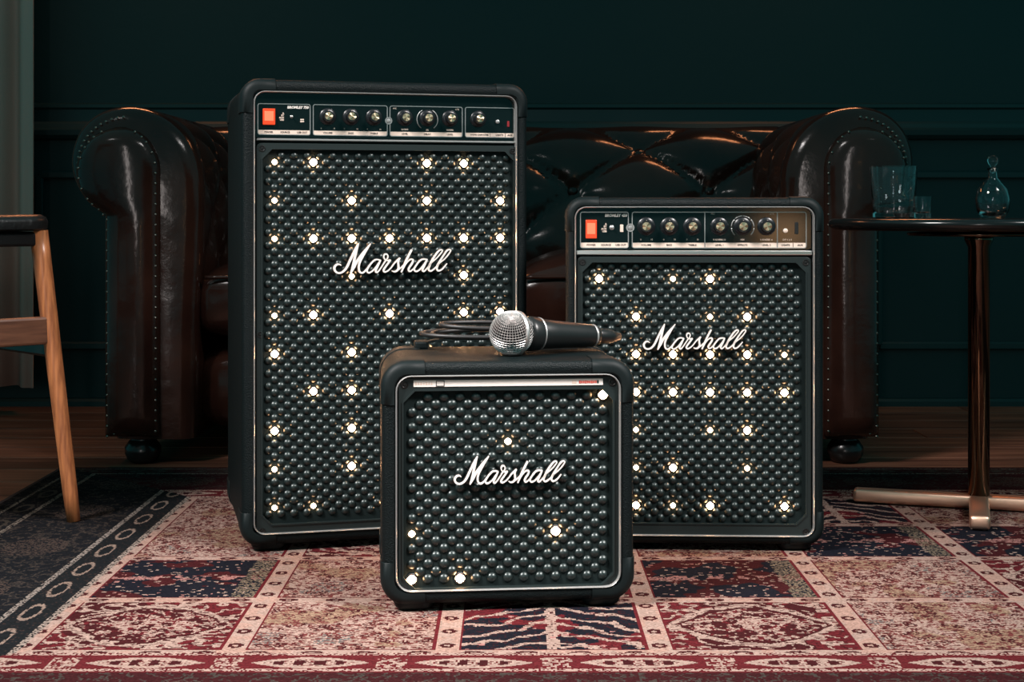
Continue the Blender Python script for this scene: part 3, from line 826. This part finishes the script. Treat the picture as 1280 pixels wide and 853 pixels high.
box('aux_socket', (0.3790, YP - 0.0004, 0.5955), (0.0034, 0.0012, 0.0085), M['red'], pl, 0.0004, 1)

# ---- medium speaker
LM = []
for r_, cs in enumerate(((0, 2, 3), (1, 3, 4), (1, 2, 3, 4, 5), (1, 2, 3, 4, 5), (1, 3, 4), (1, 2, 4), (1, 2, 3, 5))):
    for c in cs: LM.append((c, r_, (c, r_) in {(2, 0), (3, 1), (5, 2), (3, 4), (1, 4), (1, 5), (4, 5), (2, 6)}))
med = speaker('party_speaker', (0.0743, 2.0512, 0), -2.4, 0.3553, 0.489, 0.28, 0.0128, (0.0235, 0.3308, 0.0380, 0.3988), (0.0160, 0.3385, 0.0195, 0.4068),
              0.00853, 0.00874, 0.0465 - 2 * 0.00853, 0.3760 + 2 * 0.00874, 37, 41, (2, 2), LM, (0.1072, 0.2790, 0.1419))
tag(med, 'medium black speaker with a silver bar below its panel, beside the round side table', 'speaker', 'black stage speakers')
pl = panel_common(med, 0.0158, 0.3388, 0.4172, 0.4755)
box('divider_bar', (0.1773, 0.0058, 0.4124), (0.3245, 0.007, 0.0066), M['silver'], med, 0.0012, 2)
for (xa, xb) in ((0.0200, 0.0876), (0.0918, 0.3328)):
    ring_plate('panel_outline', xa, xb, 0.4185, 0.4692, 0.0012, YP + 0.0004, YP - 0.0003, 0.0034, M['trim'], pl)
    plate('label_strip', xa + 0.0012, xb - 0.0012, 0.4197, 0.4262, YP + 0.0002, YP - 0.0001, 0.0006, M['cream'], pl)
for x in (0.1928, 0.2926): box('panel_divider', (x, YP, 0.4438), (0.0013, 0.0008, 0.0490), M['trim'], pl)
disc('junction_screw', [(0.0058, 0), (0.0058, 0.0006), (0.0044, 0.0006), (0.0044, 0.0001), (0.0034, 0.0001), (0.0024, 0.0014), (0, 0.0018)], M['trim'], pl, 0.0897, YP - 0.0002, 0.4470, 16)
rocker(med, 0.0278, 0.0432, 0.4322, 0.4580, YP)
text('lettering', 'BROMLEY 450', 0.0050, (0.0852, YP, 0.4640), M['logo'], pl, 'RIGHT', 0.15, 1.0, 0.00028)
label_stack(pl, 0.0570, 0.4470, 1.0)
disc('selector_toggle', [(0.0034, 0), (0.0034, 0.001), (0.0018, 0.0018), (0.0014, 0.006), (0, 0.0065)], M['trim'], pl, 0.0640, YP, 0.4470, 12)
box('usb_slot', (0.0778, YP - 0.0003, 0.4462), (0.0046, 0.0010, 0.0104), M['cream'], pl, 0.0003, 1)
for i, x in enumerate((0.1117, 0.1436, 0.1755, 0.2129, 0.2448, 0.2776)): knob(med, x, 0.4490, YP, 0.0088, rot=i * 0.7)
for x in (0.1117, 0.1436, 0.1755):
    for dx in (-0.0075, 0.0075): text('lettering', '0' if dx < 0 else '10', 0.0032, (x + dx, YP, 0.4305), M['cream'], pl)
for (s, x, z) in (('0 REVERB 10', 0.2129, 0.4303), ('MIX', 0.2448, 0.4303), ('0 REVERB 10', 0.2776, 0.4303), ('MIC', 0.2040, 0.4660), ('GTR', 0.2850, 0.4660), ('OFF 1 2 3', 0.3060, 0.4303)):
    text('lettering', s, 0.0032, (x, YP, z), M['cream'], pl)
for s, x in (('POWER', 0.0355), ('SOURCE', 0.0560), ('USB OUT', 0.0765), ('VOLUME', 0.1117), ('BASS', 0.1436), ('TREBLE', 0.1755), ('LEVEL 1', 0.2129), ('EFFECTS', 0.2448), ('LEVEL 2', 0.2776), ('LIGHTS', 0.3040), ('AUX', 0.3240)):
    text('lettering', s, 0.0036, (x, YP - 0.0003, 0.4229), M['ink'], pl, bold=0.00005)
box('strip_divider', (0.3142, YP - 0.0002, 0.4230), (0.0005, 0.0004, 0.0062), M['ink'], pl)
for sgn in (0, 1):
    for q in range(3):
        a0 = (-0.25 + 0.25 * q + (0.01 if q else 0)) * PI; 
        pts = []
        for k in range(7):
            a = a0 + PI * 0.23 * k / 6
            if sgn: a = PI - a
            pts.append((0.2448 + 0.0155 * math.cos(a), YP - 0.0003, 0.4478 + 0.0155 * math.sin(a)))
        tube('dial_arc', pts, 0.0008, M['trim'], pl, 6)
disc('light_button', [(0.0032, 0), (0.0032, 0.003), (0.0024, 0.0036), (0, 0.0036)], M['cream'], pl, 0.3035, YP, 0.4430, 14)
box('aux_socket', (0.3190, YP - 0.0003, 0.4465), (0.0050, 0.0010, 0.0165), M['ink'], pl, 0.0004, 1)

# ---- small speaker
LS = [(4, 0, False), (2, 1, True), (0, 3, True), (3, 3, False), (0, 4, False), (1, 4, False)]
small = speaker('party_speaker', (-0.1520, 1.7250, 0), 5.5, 0.2984, 0.294, 0.20, 0.0165, (0.0255, 0.2732, 0.0275, 0.2590), (0.0195, 0.2800, 0.0180, 0.2745),
                0.00944, 0.00892, 0.0354 - 1 * 0.00944, 0.2514 + 1 * 0.00892, 27, 27, (1, 1), LS, (0.0846, 0.1500, 0.1312), Rc=0.030)
tag(small, 'small square black speaker standing in front, with a microphone lying on top', 'speaker', 'black stage speakers')
npl = plate('name_strip', 0.0372, 0.2612, 0.2640, 0.2716, 0.0040, 0.0028, 0.0008, M['logo'], small)
for k, wd in enumerate((0.0022, 0.0016, 0.0020, 0.0014, 0.0021, 0.0017, 0.0012)):      # worn print, no longer readable
    box('faded_print', (0.0400 + k * 0.0031, 0.0027, 0.2678), (wd, 0.0003, 0.0026 if k % 2 else 0.0034), M['cream'], npl)
ring_plate('name_box', 0.0635, 0.0735, 0.2644, 0.2712, 0.0008, 0.0028, 0.0025, 0.0004, M['ink'], npl)
for k in range(10): box('red_print', (0.2335 + k * 0.0024, 0.0027, 0.2678), (0.0019, 0.0003, 0.0030 if k % 3 else 0.0036), M['redprint' if k < 9 else 'frame'], npl)
box('strip_mark', (0.2270, 0.0027, 0.2678), (0.0050, 0.0003, 0.0036), M['cream'], npl)
# flat strap handle on the top
hp = [(0.055, 0.170, 0.2935), (0.058, 0.170, 0.300), (0.075, 0.170, 0.3035), (0.149, 0.170, 0.3045), (0.223, 0.170, 0.3035), (0.240, 0.170, 0.300), (0.243, 0.170, 0.2935)]
V, Fc = [], []
for p in hp:
    for (dy, dz) in ((-0.011, 0.0), (0.011, 0.0), (0.011, 0.003), (-0.011, 0.003)): V.append((p[0], p[1] + dy, p[2] + dz))
for i in range(len(hp) - 1):
    for k in range(4): Fc.append((i * 4 + k, i * 4 + (k + 1) % 4, i * 4 + 4 + (k + 1) % 4, i * 4 + 4 + k))
Fc.append((3, 2, 1, 0)); Fc.append(tuple(range(len(V) - 4, len(V))))
obj('strap_handle', V, Fc, M['rubber'], small)
for x in (0.052, 0.246): box('handle_end_cap', (x, 0.170, 0.2985), (0.018, 0.028, 0.011), M['rubber'], small, 0.003, 2)

# ------------------------------------------------------------------ microphone and its cable
def microphone():
    P0 = Vector((-0.0005, 1.800, 0.3215)); P1 = Vector((0.107, 1.868, 0.3125))
    root = empty('microphone', (P0.x, P0.y, 0.2945))
    ax = (P1 - P0).normalized()
    R = ax.to_track_quat('Z', 'Y').to_matrix().to_4x4(); T = Matrix.Translation(P0 - root.location) @ R
    L = (P1 - P0).length
    rb = 0.0268
    # woven ball: two families of wires
    bm = bmesh.new(); bmesh.ops.create_uvsphere(bm, u_segments=44, v_segments=26, radius=rb)
    bmesh.ops.rotate(bm, cent=(0, 0, 0), matrix=Matrix.Rotation(math.radians(68), 3, 'X') @ Matrix.Rotation(math.radians(25), 3, 'Y'), verts=bm.verts)
    bmesh.ops.transform(bm, matrix=T, verts=bm.verts)
    bg_ = bobj('ball_grille', bm, M['mic_wire'], root)
    md = bg_.modifiers.new('wires', 'WIREFRAME'); md.thickness = 0.0010; md.use_even_offset = False
    lathe('ball_foam', [(0, -rb * 0.95)] + [(rb * 0.95 * math.cos(a), rb * 0.95 * math.sin(a)) for a in [(-80 + 16 * k) * PI / 180 for k in range(11)]] + [(0, rb * 0.95)], M['mic_foam'], root, 24, T)
    lathe('grille_band', [(rb * 0.955, 0.004), (rb * 1.012, 0.0045), (rb * 1.03, 0.007), (rb * 1.012, 0.0095), (rb * 0.94, 0.010)], M['mic_wire'], root, 40, T)
    lathe('collar', [(0.0150, 0.018), (0.0205, 0.019), (0.0215, 0.026), (0.0205, 0.036), (0.0200, 0.038)], M['mic_body'], root, 32, T)
    lathe('collar_ring', [(0.0198, 0.0375), (0.0206, 0.0380), (0.0206, 0.0392), (0.0198, 0.0397)], M['mic_wire'], root, 32, T)
    lathe('handle', [(0.0185, 0.038), (0.0190, 0.040), (0.0175, 0.060), (0.0155, 0.095), (0.0138, L - 0.008), (0.0130, L - 0.003), (0.0118, L), (0, L)], M['mic_body'], root, 32, T)
    lathe('end_ring', [(0.0134, L - 0.0085), (0.0143, L - 0.0080), (0.0143, L - 0.0060), (0.0134, L - 0.0055)], M['trim'], root, 32, T)
    tag(root, 'silver ball-head microphone with a black handle lying on the small speaker', 'microphone')
    # cable: plug at the tail, then three loose loops on the speaker top
    c = empty('microphone_cable', (-0.03, 1.885, 0.2945))
    pts = [P1 + ax * 0.002, P1 + ax * 0.03 + Vector((0, 0, -0.004))]
    cx, cy = -0.015, 1.878
    for k in range(0, 56):
        a = 0.25 + 2 * PI * k / 17.0
        lay = k / 17.0
        rx = 0.105 - 0.012 * lay; ry = 0.040 - 0.004 * lay
        z = 0.3125 + 0.0056 * min(lay, 3.0) * (0.6 + 0.4 * math.sin(a * 0.5)) + 0.003 * math.sin(a)
        th_ = math.radians(5.5)
        dx, dy = rx * math.cos(a), ry * math.sin(a)
        pts.append(Vector((cx + dx * math.cos(th_) - dy * math.sin(th_), cy + dx * math.sin(th_) + dy * math.cos(th_), z)))
    pts = [Vector(q) for q in catmull([tuple(p) for p in pts], 3)]
    tube('cable_run', [p - c.location for p in pts], 0.0030, M['cable'], c, 8)
    RR = Matrix.Translation(P1 - c.location) @ R
    lathe('plug', [(0.0090, 0.0008), (0.0094, 0.003), (0.0094, 0.020), (0.0070, 0.026), (0.0045, 0.036), (0, 0.036)], M['mic_body'], c, 20, RR)
    tag(c, 'black microphone cable looped in loose coils on the small speaker', 'cable')
microphone()

# ------------------------------------------------------------------ chesterfield sofa
def sofa():
    root = empty('leather_sofa', (0, 0, 0))
    YF, YB = 2.775, 3.555
    XL, XR = -0.838, 0.763; XC = (XL + XR) / 2
    root.location = (XC, YF, ZF)
    off = -Vector((XC, YF, ZF))
    def O(name, V, Fc, mt, par=None, smooth=True):
        if par is None: return obj(name, [Vector(v) + off for v in V], Fc, mt, root, smooth)
        return obj(name, [Vector(v) + off for v in V], Fc, mt, par, smooth)
    def tuft(p, q, A):
        u1 = p + q; u2 = p - q
        s = abs(math.sin(PI * u1)) * abs(math.sin(PI * u2))
        return A * (s ** 0.36)
    # ---------------- arms: closed profile swept along y, inner face tufted
    def arm(sg, xo):
        # profile for the left arm, sg=-1 means as is; mirrored for the right
        prof = [(0.086, 0.040), (0.080, 0.20), (0.078, 0.36), (0.074, 0.455), (0.050, 0.475), (0.022, 0.500), (0.004, 0.540), (0.002, 0.580), (0.018, 0.624), (0.052, 0.656), (0.100, 0.670), (0.150, 0.664), (0.195, 0.642),
                (0.228, 0.606), (0.246, 0.560), (0.252, 0.500), (0.250, 0.420), (0.246, 0.330), (0.242, 0.20), (0.240, 0.040)]
        P = catmull(prof, 4); n = len(P)
        V = []; NY = 84
        nrm = []
        for i in range(n):
            a = P[max(i - 1, 0)]; b = P[min(i + 1, n - 1)]; tx, tz = b[0] - a[0], b[1] - a[1]; l = math.hypot(tx, tz); nrm.append((-tz / l, tx / l))
        ln = [0]
        for i in range(1, n): ln.append(ln[-1] + math.hypot(P[i][0] - P[i - 1][0], P[i][1] - P[i - 1][1]))
        for j in range(NY + 1):
            y = YF + 0.012 + (YB - YF - 0.02) * j / NY
            e = (y - YF - 0.012)
            ins = 0.030 * (1 - math.sqrt(max(0, 1 - (1 - min(e / 0.035, 1)) ** 2)))
            for i in range(n):
                wgt = 1.0 if 0.57 <= P[i][1] and P[i][0] > 0.16 else (1.0 if P[i][0] > 0.2 and P[i][1] > 0.30 else 0.0)
                ed = min(1, max(0, (e - 0.05) / 0.06))
                h = (tuft((y - YF) / 0.19, (ln[i] - ln[52]) / 0.20 + 0.25, 0.022) - 0.022) * wgt * ed
                x = P[i][0] + nrm[i][0] * (h - ins); z = P[i][1] + nrm[i][1] * (h - ins)
                V.append(((xo + x) if sg < 0 else (xo - x), y, max(z, 0.040)))
        Fc = []
        for j in range(NY):
            for i in range(n - 1):
                a = j * n + i; f = (a, a + 1, a + n + 1, a + n); Fc.append(f if sg < 0 else f[::-1])
        Fc.append(tuple(range(n)) if sg > 0 else tuple(range(n))[::-1]); Fc.append(tuple(range(NY * n, NY * n + n)) if sg < 0 else tuple(range(NY * n, NY * n + n))[::-1])
        o = O('arm', V, Fc, M['leather'])
        # buttons on the inner face
        return o
    def front_panel(sg, xo):
        V = []; Fc = []; nz, nw = 60, 16
        edge = []
        def bounds(z):
            l, r = 0.074, 0.176
            cz, rc = 0.545, 0.084; cxp = 0.103
            zz = z
            if zz > 0.462:
                d = rc * rc - (zz - cz) ** 2; h = math.sqrt(max(d, 0))
                if zz < cz: l = min(l, cxp - h) if h > 0 else l
                else: l = cxp - h; 
                r = 0.176 if zz < cz else min(0.176, cxp + h * 0.073 / rc * 1.0)
                if zz >= cz: r = cxp + (0.176 - cxp) * math.sqrt(max(0, 1 - ((zz - cz) / rc) ** 2))
            return l, r
        z0, z1 = 0.048, 0.6285
        for j in range(nz + 1):
            t = j / nz; z = z0 + (z1 - z0) * t
            l, r = bounds(z)
            edge.append((l, r, z))
            for k in range(nw + 1):
                w_ = -1 + 2 * k / nw; x = (l + r) / 2 + (r - l) / 2 * w_
                wd = (r - l) / 2
                rise = 0.026 * (max(0, 1 - abs(w_) ** 2.2)) ** 0.65 * min(1, wd / 0.05) * min(1, (min(z - z0, z1 - z) + 0.004) / 0.03) ** 0.5
                V.append(((xo + x) if sg < 0 else (xo - x), YF + 0.006 - rise, z))
        for j in range(nz):
            for k in range(nw):
                a = j * (nw + 1) + k; f = (a, a + 1, a + nw + 2, a + nw + 1); Fc.append(f if sg < 0 else f[::-1])
        # sides back to the arm
        ringi = [j * (nw + 1) for j in range(nz + 1)] + [nz * (nw + 1) + k for k in range(1, nw + 1)] + [j * (nw + 1) + nw for j in range(nz - 1, -1, -1)] + [k for k in range(nw - 1, 0, -1)]
        b0 = len(V); m = len(ringi)
        for q in ringi: V.append((V[q][0], YF + 0.024, V[q][2]))
        for k in range(m):
            f = (ringi[k], ringi[(k + 1) % m], b0 + (k + 1) % m, b0 + k); Fc.append(f if sg < 0 else f[::-1])
        o = O('arm_front_panel', V, Fc, M['leather'])
        # nailheads along the outline
        path = [(l + 0.006, z) for (l, r, z) in edge] + [(r - 0.006, z) for (l, r, z) in edge[::-1]]
        path = [p for p in path if p[1] < 0.624]
        path += [(0.170 - 0.096 * k / 10, 0.053) for k in range(1, 10)]
        pts = []; last = None
        for p in path:
            if last is None or math.hypot(p[0] - last[0], p[1] - last[1]) > 0.0118:
                if last is not None:
                    d = math.hypot(p[0] - last[0], p[1] - last[1])
                    if d > 0.02 and d < 0.06:
                        for q in range(1, int(d / 0.012)): pts.append((last[0] + (p[0] - last[0]) * q * 0.012 / d, last[1] + (p[1] - last[1]) * q * 0.012 / d))
                pts.append(p); last = p
        V2, F2 = [], []
        def nails(pts, yb, V2, F2):
            for (x, z) in pts:
                b = len(V2); xx = (xo + x) if sg < 0 else (xo - x)
                for (r_, h) in ((0.0028, 0.0), (0.0021, 0.0011)):
                    for k in range(6): V2.append((xx + r_ * math.cos(k * PI / 3), yb - h, z + r_ * math.sin(k * PI / 3)))
                V2.append((xx, yb - 0.0017, z))
                for k in range(6):
                    F2.append((b + k, b + (k + 1) % 6, b + 6 + (k + 1) % 6, b + 6 + k)); F2.append((b + 6 + k, b + 6 + (k + 1) % 6, b + 12))
        nails(pts, YF - 0.0035, V2, F2)
        nh = O('nailhead_trim', V2, F2, M['nail'], o); nh['kind'] = 'stuff'
        V2, F2 = [], []
        # second row round the scroll of the arm
        nails([(0.115 + 0.094 * math.cos(a), 0.560 + 0.088 * math.sin(a)) for a in [math.radians(95 + 7 * k) for k in range(21)]], YF + 0.010, V2, F2)
        nh = O('nailhead_trim', V2, F2, M['nail'], o); nh['kind'] = 'stuff'
        return o
    for sg, xo in ((-1, XL), (1, XR)):
        arm(sg, xo); front_panel(sg, xo)
    # ---------------- tufted back
    prof = [(3.17, 0.300), (3.185, 0.36), (3.20, 0.45), (3.225, 0.54), (3.255, 0.600), (3.300, 0.645), (3.355, 0.664), (3.410, 0.655), (3.450, 0.625), (3.468, 0.575), (3.462, 0.52), (3.475, 0.46), (3.475, 0.25), (3.475, 0.045)]
    P = catmull(prof, 6); n = len(P)
    nrm = []
    for i in range(n):
        a = P[max(i - 1, 0)]; b = P[min(i + 1, n - 1)]; ty, tz = b[0] - a[0], b[1] - a[1]; l = math.hypot(ty, tz); nrm.append((-tz / l, ty / l))
    ln = [0]
    for i in range(1, n): ln.append(ln[-1] + math.hypot(P[i][0] - P[i - 1][0], P[i][1] - P[i - 1][1]))
    x0, x1 = XL + 0.16, XR - 0.16; NX = 190
    V, Fc = [], []
    PX, PZ = 0.150, 0.125                      # half diagonals of the tufts
    X_B = 0.1335                               # one button column seen between the speakers
    def hgt(x, s):
        wgt = min(1, max(0, (0.47 - s) / 0.08))
        return (tuft((x - X_B) / (2 * PX), (s - 0.225) / (2 * PZ), 0.040) - 0.040) * wgt
    for j in range(NX + 1):
        x = x0 + (x1 - x0) * j / NX
        for i in range(n):
            h = hgt(x, ln[i])
            V.append((x, P[i][0] + nrm[i][0] * h, P[i][1] + nrm[i][1] * h))
    for j in range(NX):
        for i in range(n - 1):
            a = j * n + i; Fc.append((a, a + n, a + n + 1, a + 1))
    Fc.append(tuple(range(n))); Fc.append(tuple(range(NX * n, NX * n + n))[::-1])
    bk = O('backrest', V, Fc, M['leather'])
    # buttons
    b0 = None
    for r_ in range(-2, 4):
        for c in range(-8, 9):
            if (r_ + c) % 2: continue
            s = 0.225 + r_ * PZ; x = X_B + c * PX
            if s < 0.03 or s > 0.40 or x < x0 + 0.08 or x > x1 - 0.08: continue
            i = min(range(n), key=lambda q: abs(ln[q] - s)); h = -0.036
            pos = Vector((x, P[i][0] + nrm[i][0] * h, P[i][1] + nrm[i][1] * h)) + off
            if b0 is None:
                b0 = lathe('button', [(0.0, -0.004), (0.011, -0.004), (0.0125, 0.0), (0.0105, 0.004), (0.005, 0.0065), (0, 0.007)], M['leather'], bk, 16)
                o = b0
            else: o = share(b0, bk, (0, 0, 0))
            o.location = pos; o.rotation_euler = Vector((0, nrm[i][0], nrm[i][1])).to_track_quat('Z', 'Y').to_euler()
    # ---------------- base, seat cushions, feet
    xa, xb = XL + 0.225, XR - 0.225
    def pillow(name, x0, x1, y0, y1, z0, z1, crown, r, mt):
        nx, ny = 30, 26; V, Fc = [], []
        # superellipsoid-like cushion
        N1, N2 = 40, 22
        for i in range(N2 + 1):
            ph = -PI / 2 + PI * i / N2
            for k in range(N1):
                th_ = 2 * PI * k / N1
                f = lambda v, e: math.copysign(abs(v) ** e, v)
                cx = f(math.cos(ph), 0.30) * f(math.cos(th_), 0.22); cy = f(math.cos(ph), 0.30) * f(math.sin(th_), 0.22); cz = f(math.sin(ph), 0.55)
                zc = (z0 + z1) / 2 + (z1 - z0) / 2 * cz
                if cz > 0: zc += crown * max(0, 1 - cx * cx) * max(0, 1 - cy * cy) ** 0.7
                V.append(((x0 + x1) / 2 + (x1 - x0) / 2 * cx, (y0 + y1) / 2 + (y1 - y0) / 2 * cy, zc))
        for i in range(N2):
            for k in range(N1):
                a = i * N1 + k; b = i * N1 + (k + 1) % N1; Fc.append((a, b, b + N1, a + N1))
        return O(name, V, Fc, mt)
    pillow('base_rail', xa - 0.012, xb + 0.012, YF + 0.045, 3.46, 0.030, 0.226, 0, 0.02, M['leather'])
    xm = (xa + xb) / 2 + 0.03
    for (a, b) in ((xa + 0.002, xm - 0.001), (xm + 0.001, xb - 0.002)):
        c = pillow('seat_cushion', a, b, YF + 0.022, 3.215, 0.222, 0.362, 0.052, 0.02, M['leather'])
        zz = 0.345
        pp = [(a + 0.030, YF + 0.026, zz), ((a + b) / 2, YF + 0.020, zz + 0.002), (b - 0.030, YF + 0.026, zz)]
        Vt, Ft = tube_data([Vector(p) for p in catmull(pp, 8)], 0.004, 8); O('piping', Vt, Ft, M['leather'], c)
    f0 = None
    for (fx, fy) in ((XL + 0.135, YF + 0.045), (XR - 0.128, YF + 0.045), (XL + 0.13, YB - 0.12), (XR - 0.13, YB - 0.12)):
        pos = Vector((fx, fy, ZF)) + off
        if f0 is None:
            f0 = lathe('bun_foot', [(0.0, 0.0), (0.020, 0.0), (0.028, 0.005), (0.034, 0.018), (0.034, 0.030), (0.026, 0.042), (0.022, 0.046), (0.026, 0.050), (0.026, 0.056), (0, 0.056)], M['darkwood'], root, 28); f0.location = pos
        else: share(f0, root, pos)
    tag(root, 'dark brown leather chesterfield sofa with rolled arms and nailhead trim', 'sofa')
sofa()

# ------------------------------------------------------------------ round side table
def side_table():
    cx, cy = 0.7365, 2.335
    root = empty('side_table', (cx, cy, 0))
    ZT = 0.4585
    lathe('table_top', [(0, ZT - 0.018), (0.222, ZT - 0.018), (0.230, ZT - 0.014), (0.233, ZT - 0.008), (0.231, ZT - 0.003), (0.226, ZT), (0, ZT)], M['tabletop'], root, 72)
    lathe('mounting_plate', [(0, ZT - 0.027), (0.108, ZT - 0.027), (0.110, ZT - 0.025), (0.110, ZT - 0.0225), (0.085, ZT - 0.0205), (0.03, ZT - 0.018), (0, ZT - 0.018)], M['chrome'], root, 48)
    lathe('column', [(0.0, 0.010), (0.0165, 0.010), (0.0165, ZT - 0.045), (0.022, ZT - 0.034), (0.022, ZT - 0.027), (0, ZT - 0.027)], M['chrome'], root, 40)
    a = math.atan2(0.053, -0.174)
    for k, ang in enumerate((a, a + PI / 2, a + PI, a + 3 * PI / 2)):
        L = 0.185 if k in (0, 2) else 0.165
        bm = bmesh.new(); add_box(bm, (L / 2 + 0.008, 0, 0.0125), (L, 0.030, 0.021), 0.006, 3)
        bmesh.ops.rotate(bm, cent=(0, 0, 0), matrix=Matrix.Rotation(ang, 3, 'Z'), verts=bm.verts)
        f = bobj('base_bar', bm, M['bronze'], root); auto_smooth(f, 40)
        g_ = lathe('glide', [(0, 0.0005), (0.009, 0.0005), (0.010, 0.003), (0.009, 0.006), (0, 0.006)], M['rubber'], f, 14)
        g_.location = (math.cos(ang) * (L - 0.012), math.sin(ang) * (L - 0.012), 0)
    tag(root, 'round black side table on a slim metal column and cross base', 'table')
    # glassware on it
    def glass(name, prof_o, prof_i, loc, label):
        r = empty(name, loc)
        auto_smooth(lathe('glass_wall', prof_o + prof_i, M['glass'], r, 36), 40)
        tag(r, label, 'glass'); return r
    D1 = 2.36; p = px(1117, 268, D1); s = D1 / FPX
    g1 = glass('glass_tumbler', [(0, 0), (0.030, 0), (0.0325, 0.002), (0.0335, 0.034), (0.0345, 0.036), (0.0375, 0.083)], [(0.0362, 0.083), (0.0333, 0.038), (0.0322, 0.020), (0.028, 0.0085), (0, 0.008)], (p.x, p.y, ZT + 0.0003), 'large clear glass tumbler beside the small shot glass on the round table')
    p = px(1150, 268, 2.27)
    g2 = glass('shot_glass', [(0, 0), (0.011, 0), (0.0125, 0.001), (0.0140, 0.034)], [(0.0130, 0.034), (0.0110, 0.010), (0.006, 0.007), (0, 0.0065)], (p.x + 0.004, p.y, ZT + 0.0003), 'small clear shot glass beside the large tumbler on the round table')
    p = px(1241, 267, 2.30)
    r = empty('glass_decanter', (p.x, p.y, ZT + 0.0003))
    lathe('decanter_body', [(0, 0), (0.016, 0), (0.018, 0.002), (0.024, 0.012), (0.0265, 0.030), (0.023, 0.046), (0.014, 0.057), (0.0075, 0.063), (0.0065, 0.074), (0.009, 0.078),
          (0.0078, 0.078), (0.0052, 0.072), (0.006, 0.062), (0.012, 0.055), (0.0205, 0.045), (0.0240, 0.030), (0.0215, 0.014), (0.012, 0.006), (0, 0.005)], M['glass'], r, 36)
    st = lathe('stopper', [(0, 0.070), (0.0046, 0.072), (0.0050, 0.079), (0.0035, 0.081), (0.007, 0.085), (0.0085, 0.090), (0.0065, 0.096), (0.002, 0.0985), (0, 0.0985)], M['glass'], r, 24)
    tag(r, 'small round clear glass decanter with a ball stopper on the round table', 'decanter')
side_table()

# ------------------------------------------------------------------ wooden chair at the edge of the rug
def chair():
    D = 2.242
    RF, RT = 0.315, 0.262                       # half diagonals at the feet and at the seat
    cx, cy = -0.664 - RF, D
    root = empty('wooden_chair', (cx, cy, 0), PI / 4)
    af, at_ = RF / math.sqrt(2), RT / math.sqrt(2)
    legs = {}
    for sx_ in (1, -1):
        for sy_ in (-1, 1):
            onrug = (sx_, sy_) == (1, -1)       # only this corner stands on the rug
            z0 = 0.0125 * 0 if onrug else ZF
            f = Vector((sx_ * af, sy_ * af, z0 + 0.0004)); t = Vector((sx_ * at_, sy_ * at_, 0.440)); legs[(sx_, sy_)] = (f, t)
            n = 10
            tube('leg', [f + (t - f) * (k / n) for k in range(n + 1)], [0.0100] + [0.0108 + 0.0030 * k / n for k in range(1, n + 1)], M['oak'], root, 16)
    def at(k, z):
        f, t = legs[k]; q = (z - f.z) / (t.z - f.z); return f + (t - f) * q
    def rail_(name, p, q, h, th, mt):
        d = (q - p); L = d.length; mid = (p + q) / 2; ang = math.atan2(d.y, d.x)
        return box(name, tuple(mid), (L, th, h), M[mt], root, 0.004, 2, Matrix.Rotation(ang, 3, 'Z'))
    for sy_ in (-1, 1): rail_('stretcher', at((1, sy_), 0.290), at((-1, sy_), 0.290), 0.042, 0.016, 'oak_dark')
    for sx_ in (-1, 1): rail_('side_stretcher', at((sx_, -1), 0.262), at((sx_, 1), 0.262), 0.026, 0.016, 'darkwood')
    for sy_ in (-1, 1): rail_('seat_rail', at((1, sy_), 0.428), at((-1, sy_), 0.428), 0.022, 0.016, 'darkwood')
    for sx_ in (-1, 1): rail_('seat_rail', at((sx_, -1), 0.428), at((sx_, 1), 0.428), 0.022, 0.016, 'darkwood')
    e = at_ + 0.022
    lo = [rr(-e + i, e - i, -e + i, e - i, 0.045 - i, 8) for i in (0.008, 0.001, 0.0, 0.003, 0.012, 0.05, 0.11)]
    zs = (0.4402, 0.443, 0.449, 0.456, 0.4605, 0.4585, 0.4560)
    L = []
    for pts, z in zip(lo, zs): L.append([(p[0], p[1], z + 0.006 * ((p[0] - p[1]) / (2 * e)) ** 2 * (1 if z > 0.445 else 0)) for p in pts])
    auto_smooth(loft('seat', L, M['seat'], root, True, True), 50)
    for sy_ in (-1, 1):
        t = Vector((-at_, sy_ * at_, 0.44)); u = Vector((-at_ - 0.075, sy_ * (at_ + 0.01), 0.80))
        tube('back_post', [t, (t + u) / 2 + Vector((0.006, 0, 0)), u], [0.013, 0.012, 0.010], M['oak'], root, 14)
    V, Fc = [], []
    for k in range(15):
        t = -1 + 2 * k / 14; y = t * (at_ + 0.035); x = -at_ - 0.065 - 0.045 * (1 - t * t)
        for (dx, dz) in ((-0.011, 0.70), (0.011, 0.70), (0.004, 0.80), (-0.016, 0.80)): V.append((x + dx, y, dz))
    for k in range(14):
        for q in range(4): Fc.append((k * 4 + q, k * 4 + (q + 1) % 4, k * 4 + 4 + (q + 1) % 4, k * 4 + 4 + q))
    Fc.append((0, 1, 2, 3)); Fc.append((59, 58, 57, 56))
    auto_smooth(obj('backrest', V, Fc, M['oak_dark'], root), 40)
    tag(root, 'oak chair with black leather seat and splayed round legs near the curtain', 'chair')
chair()
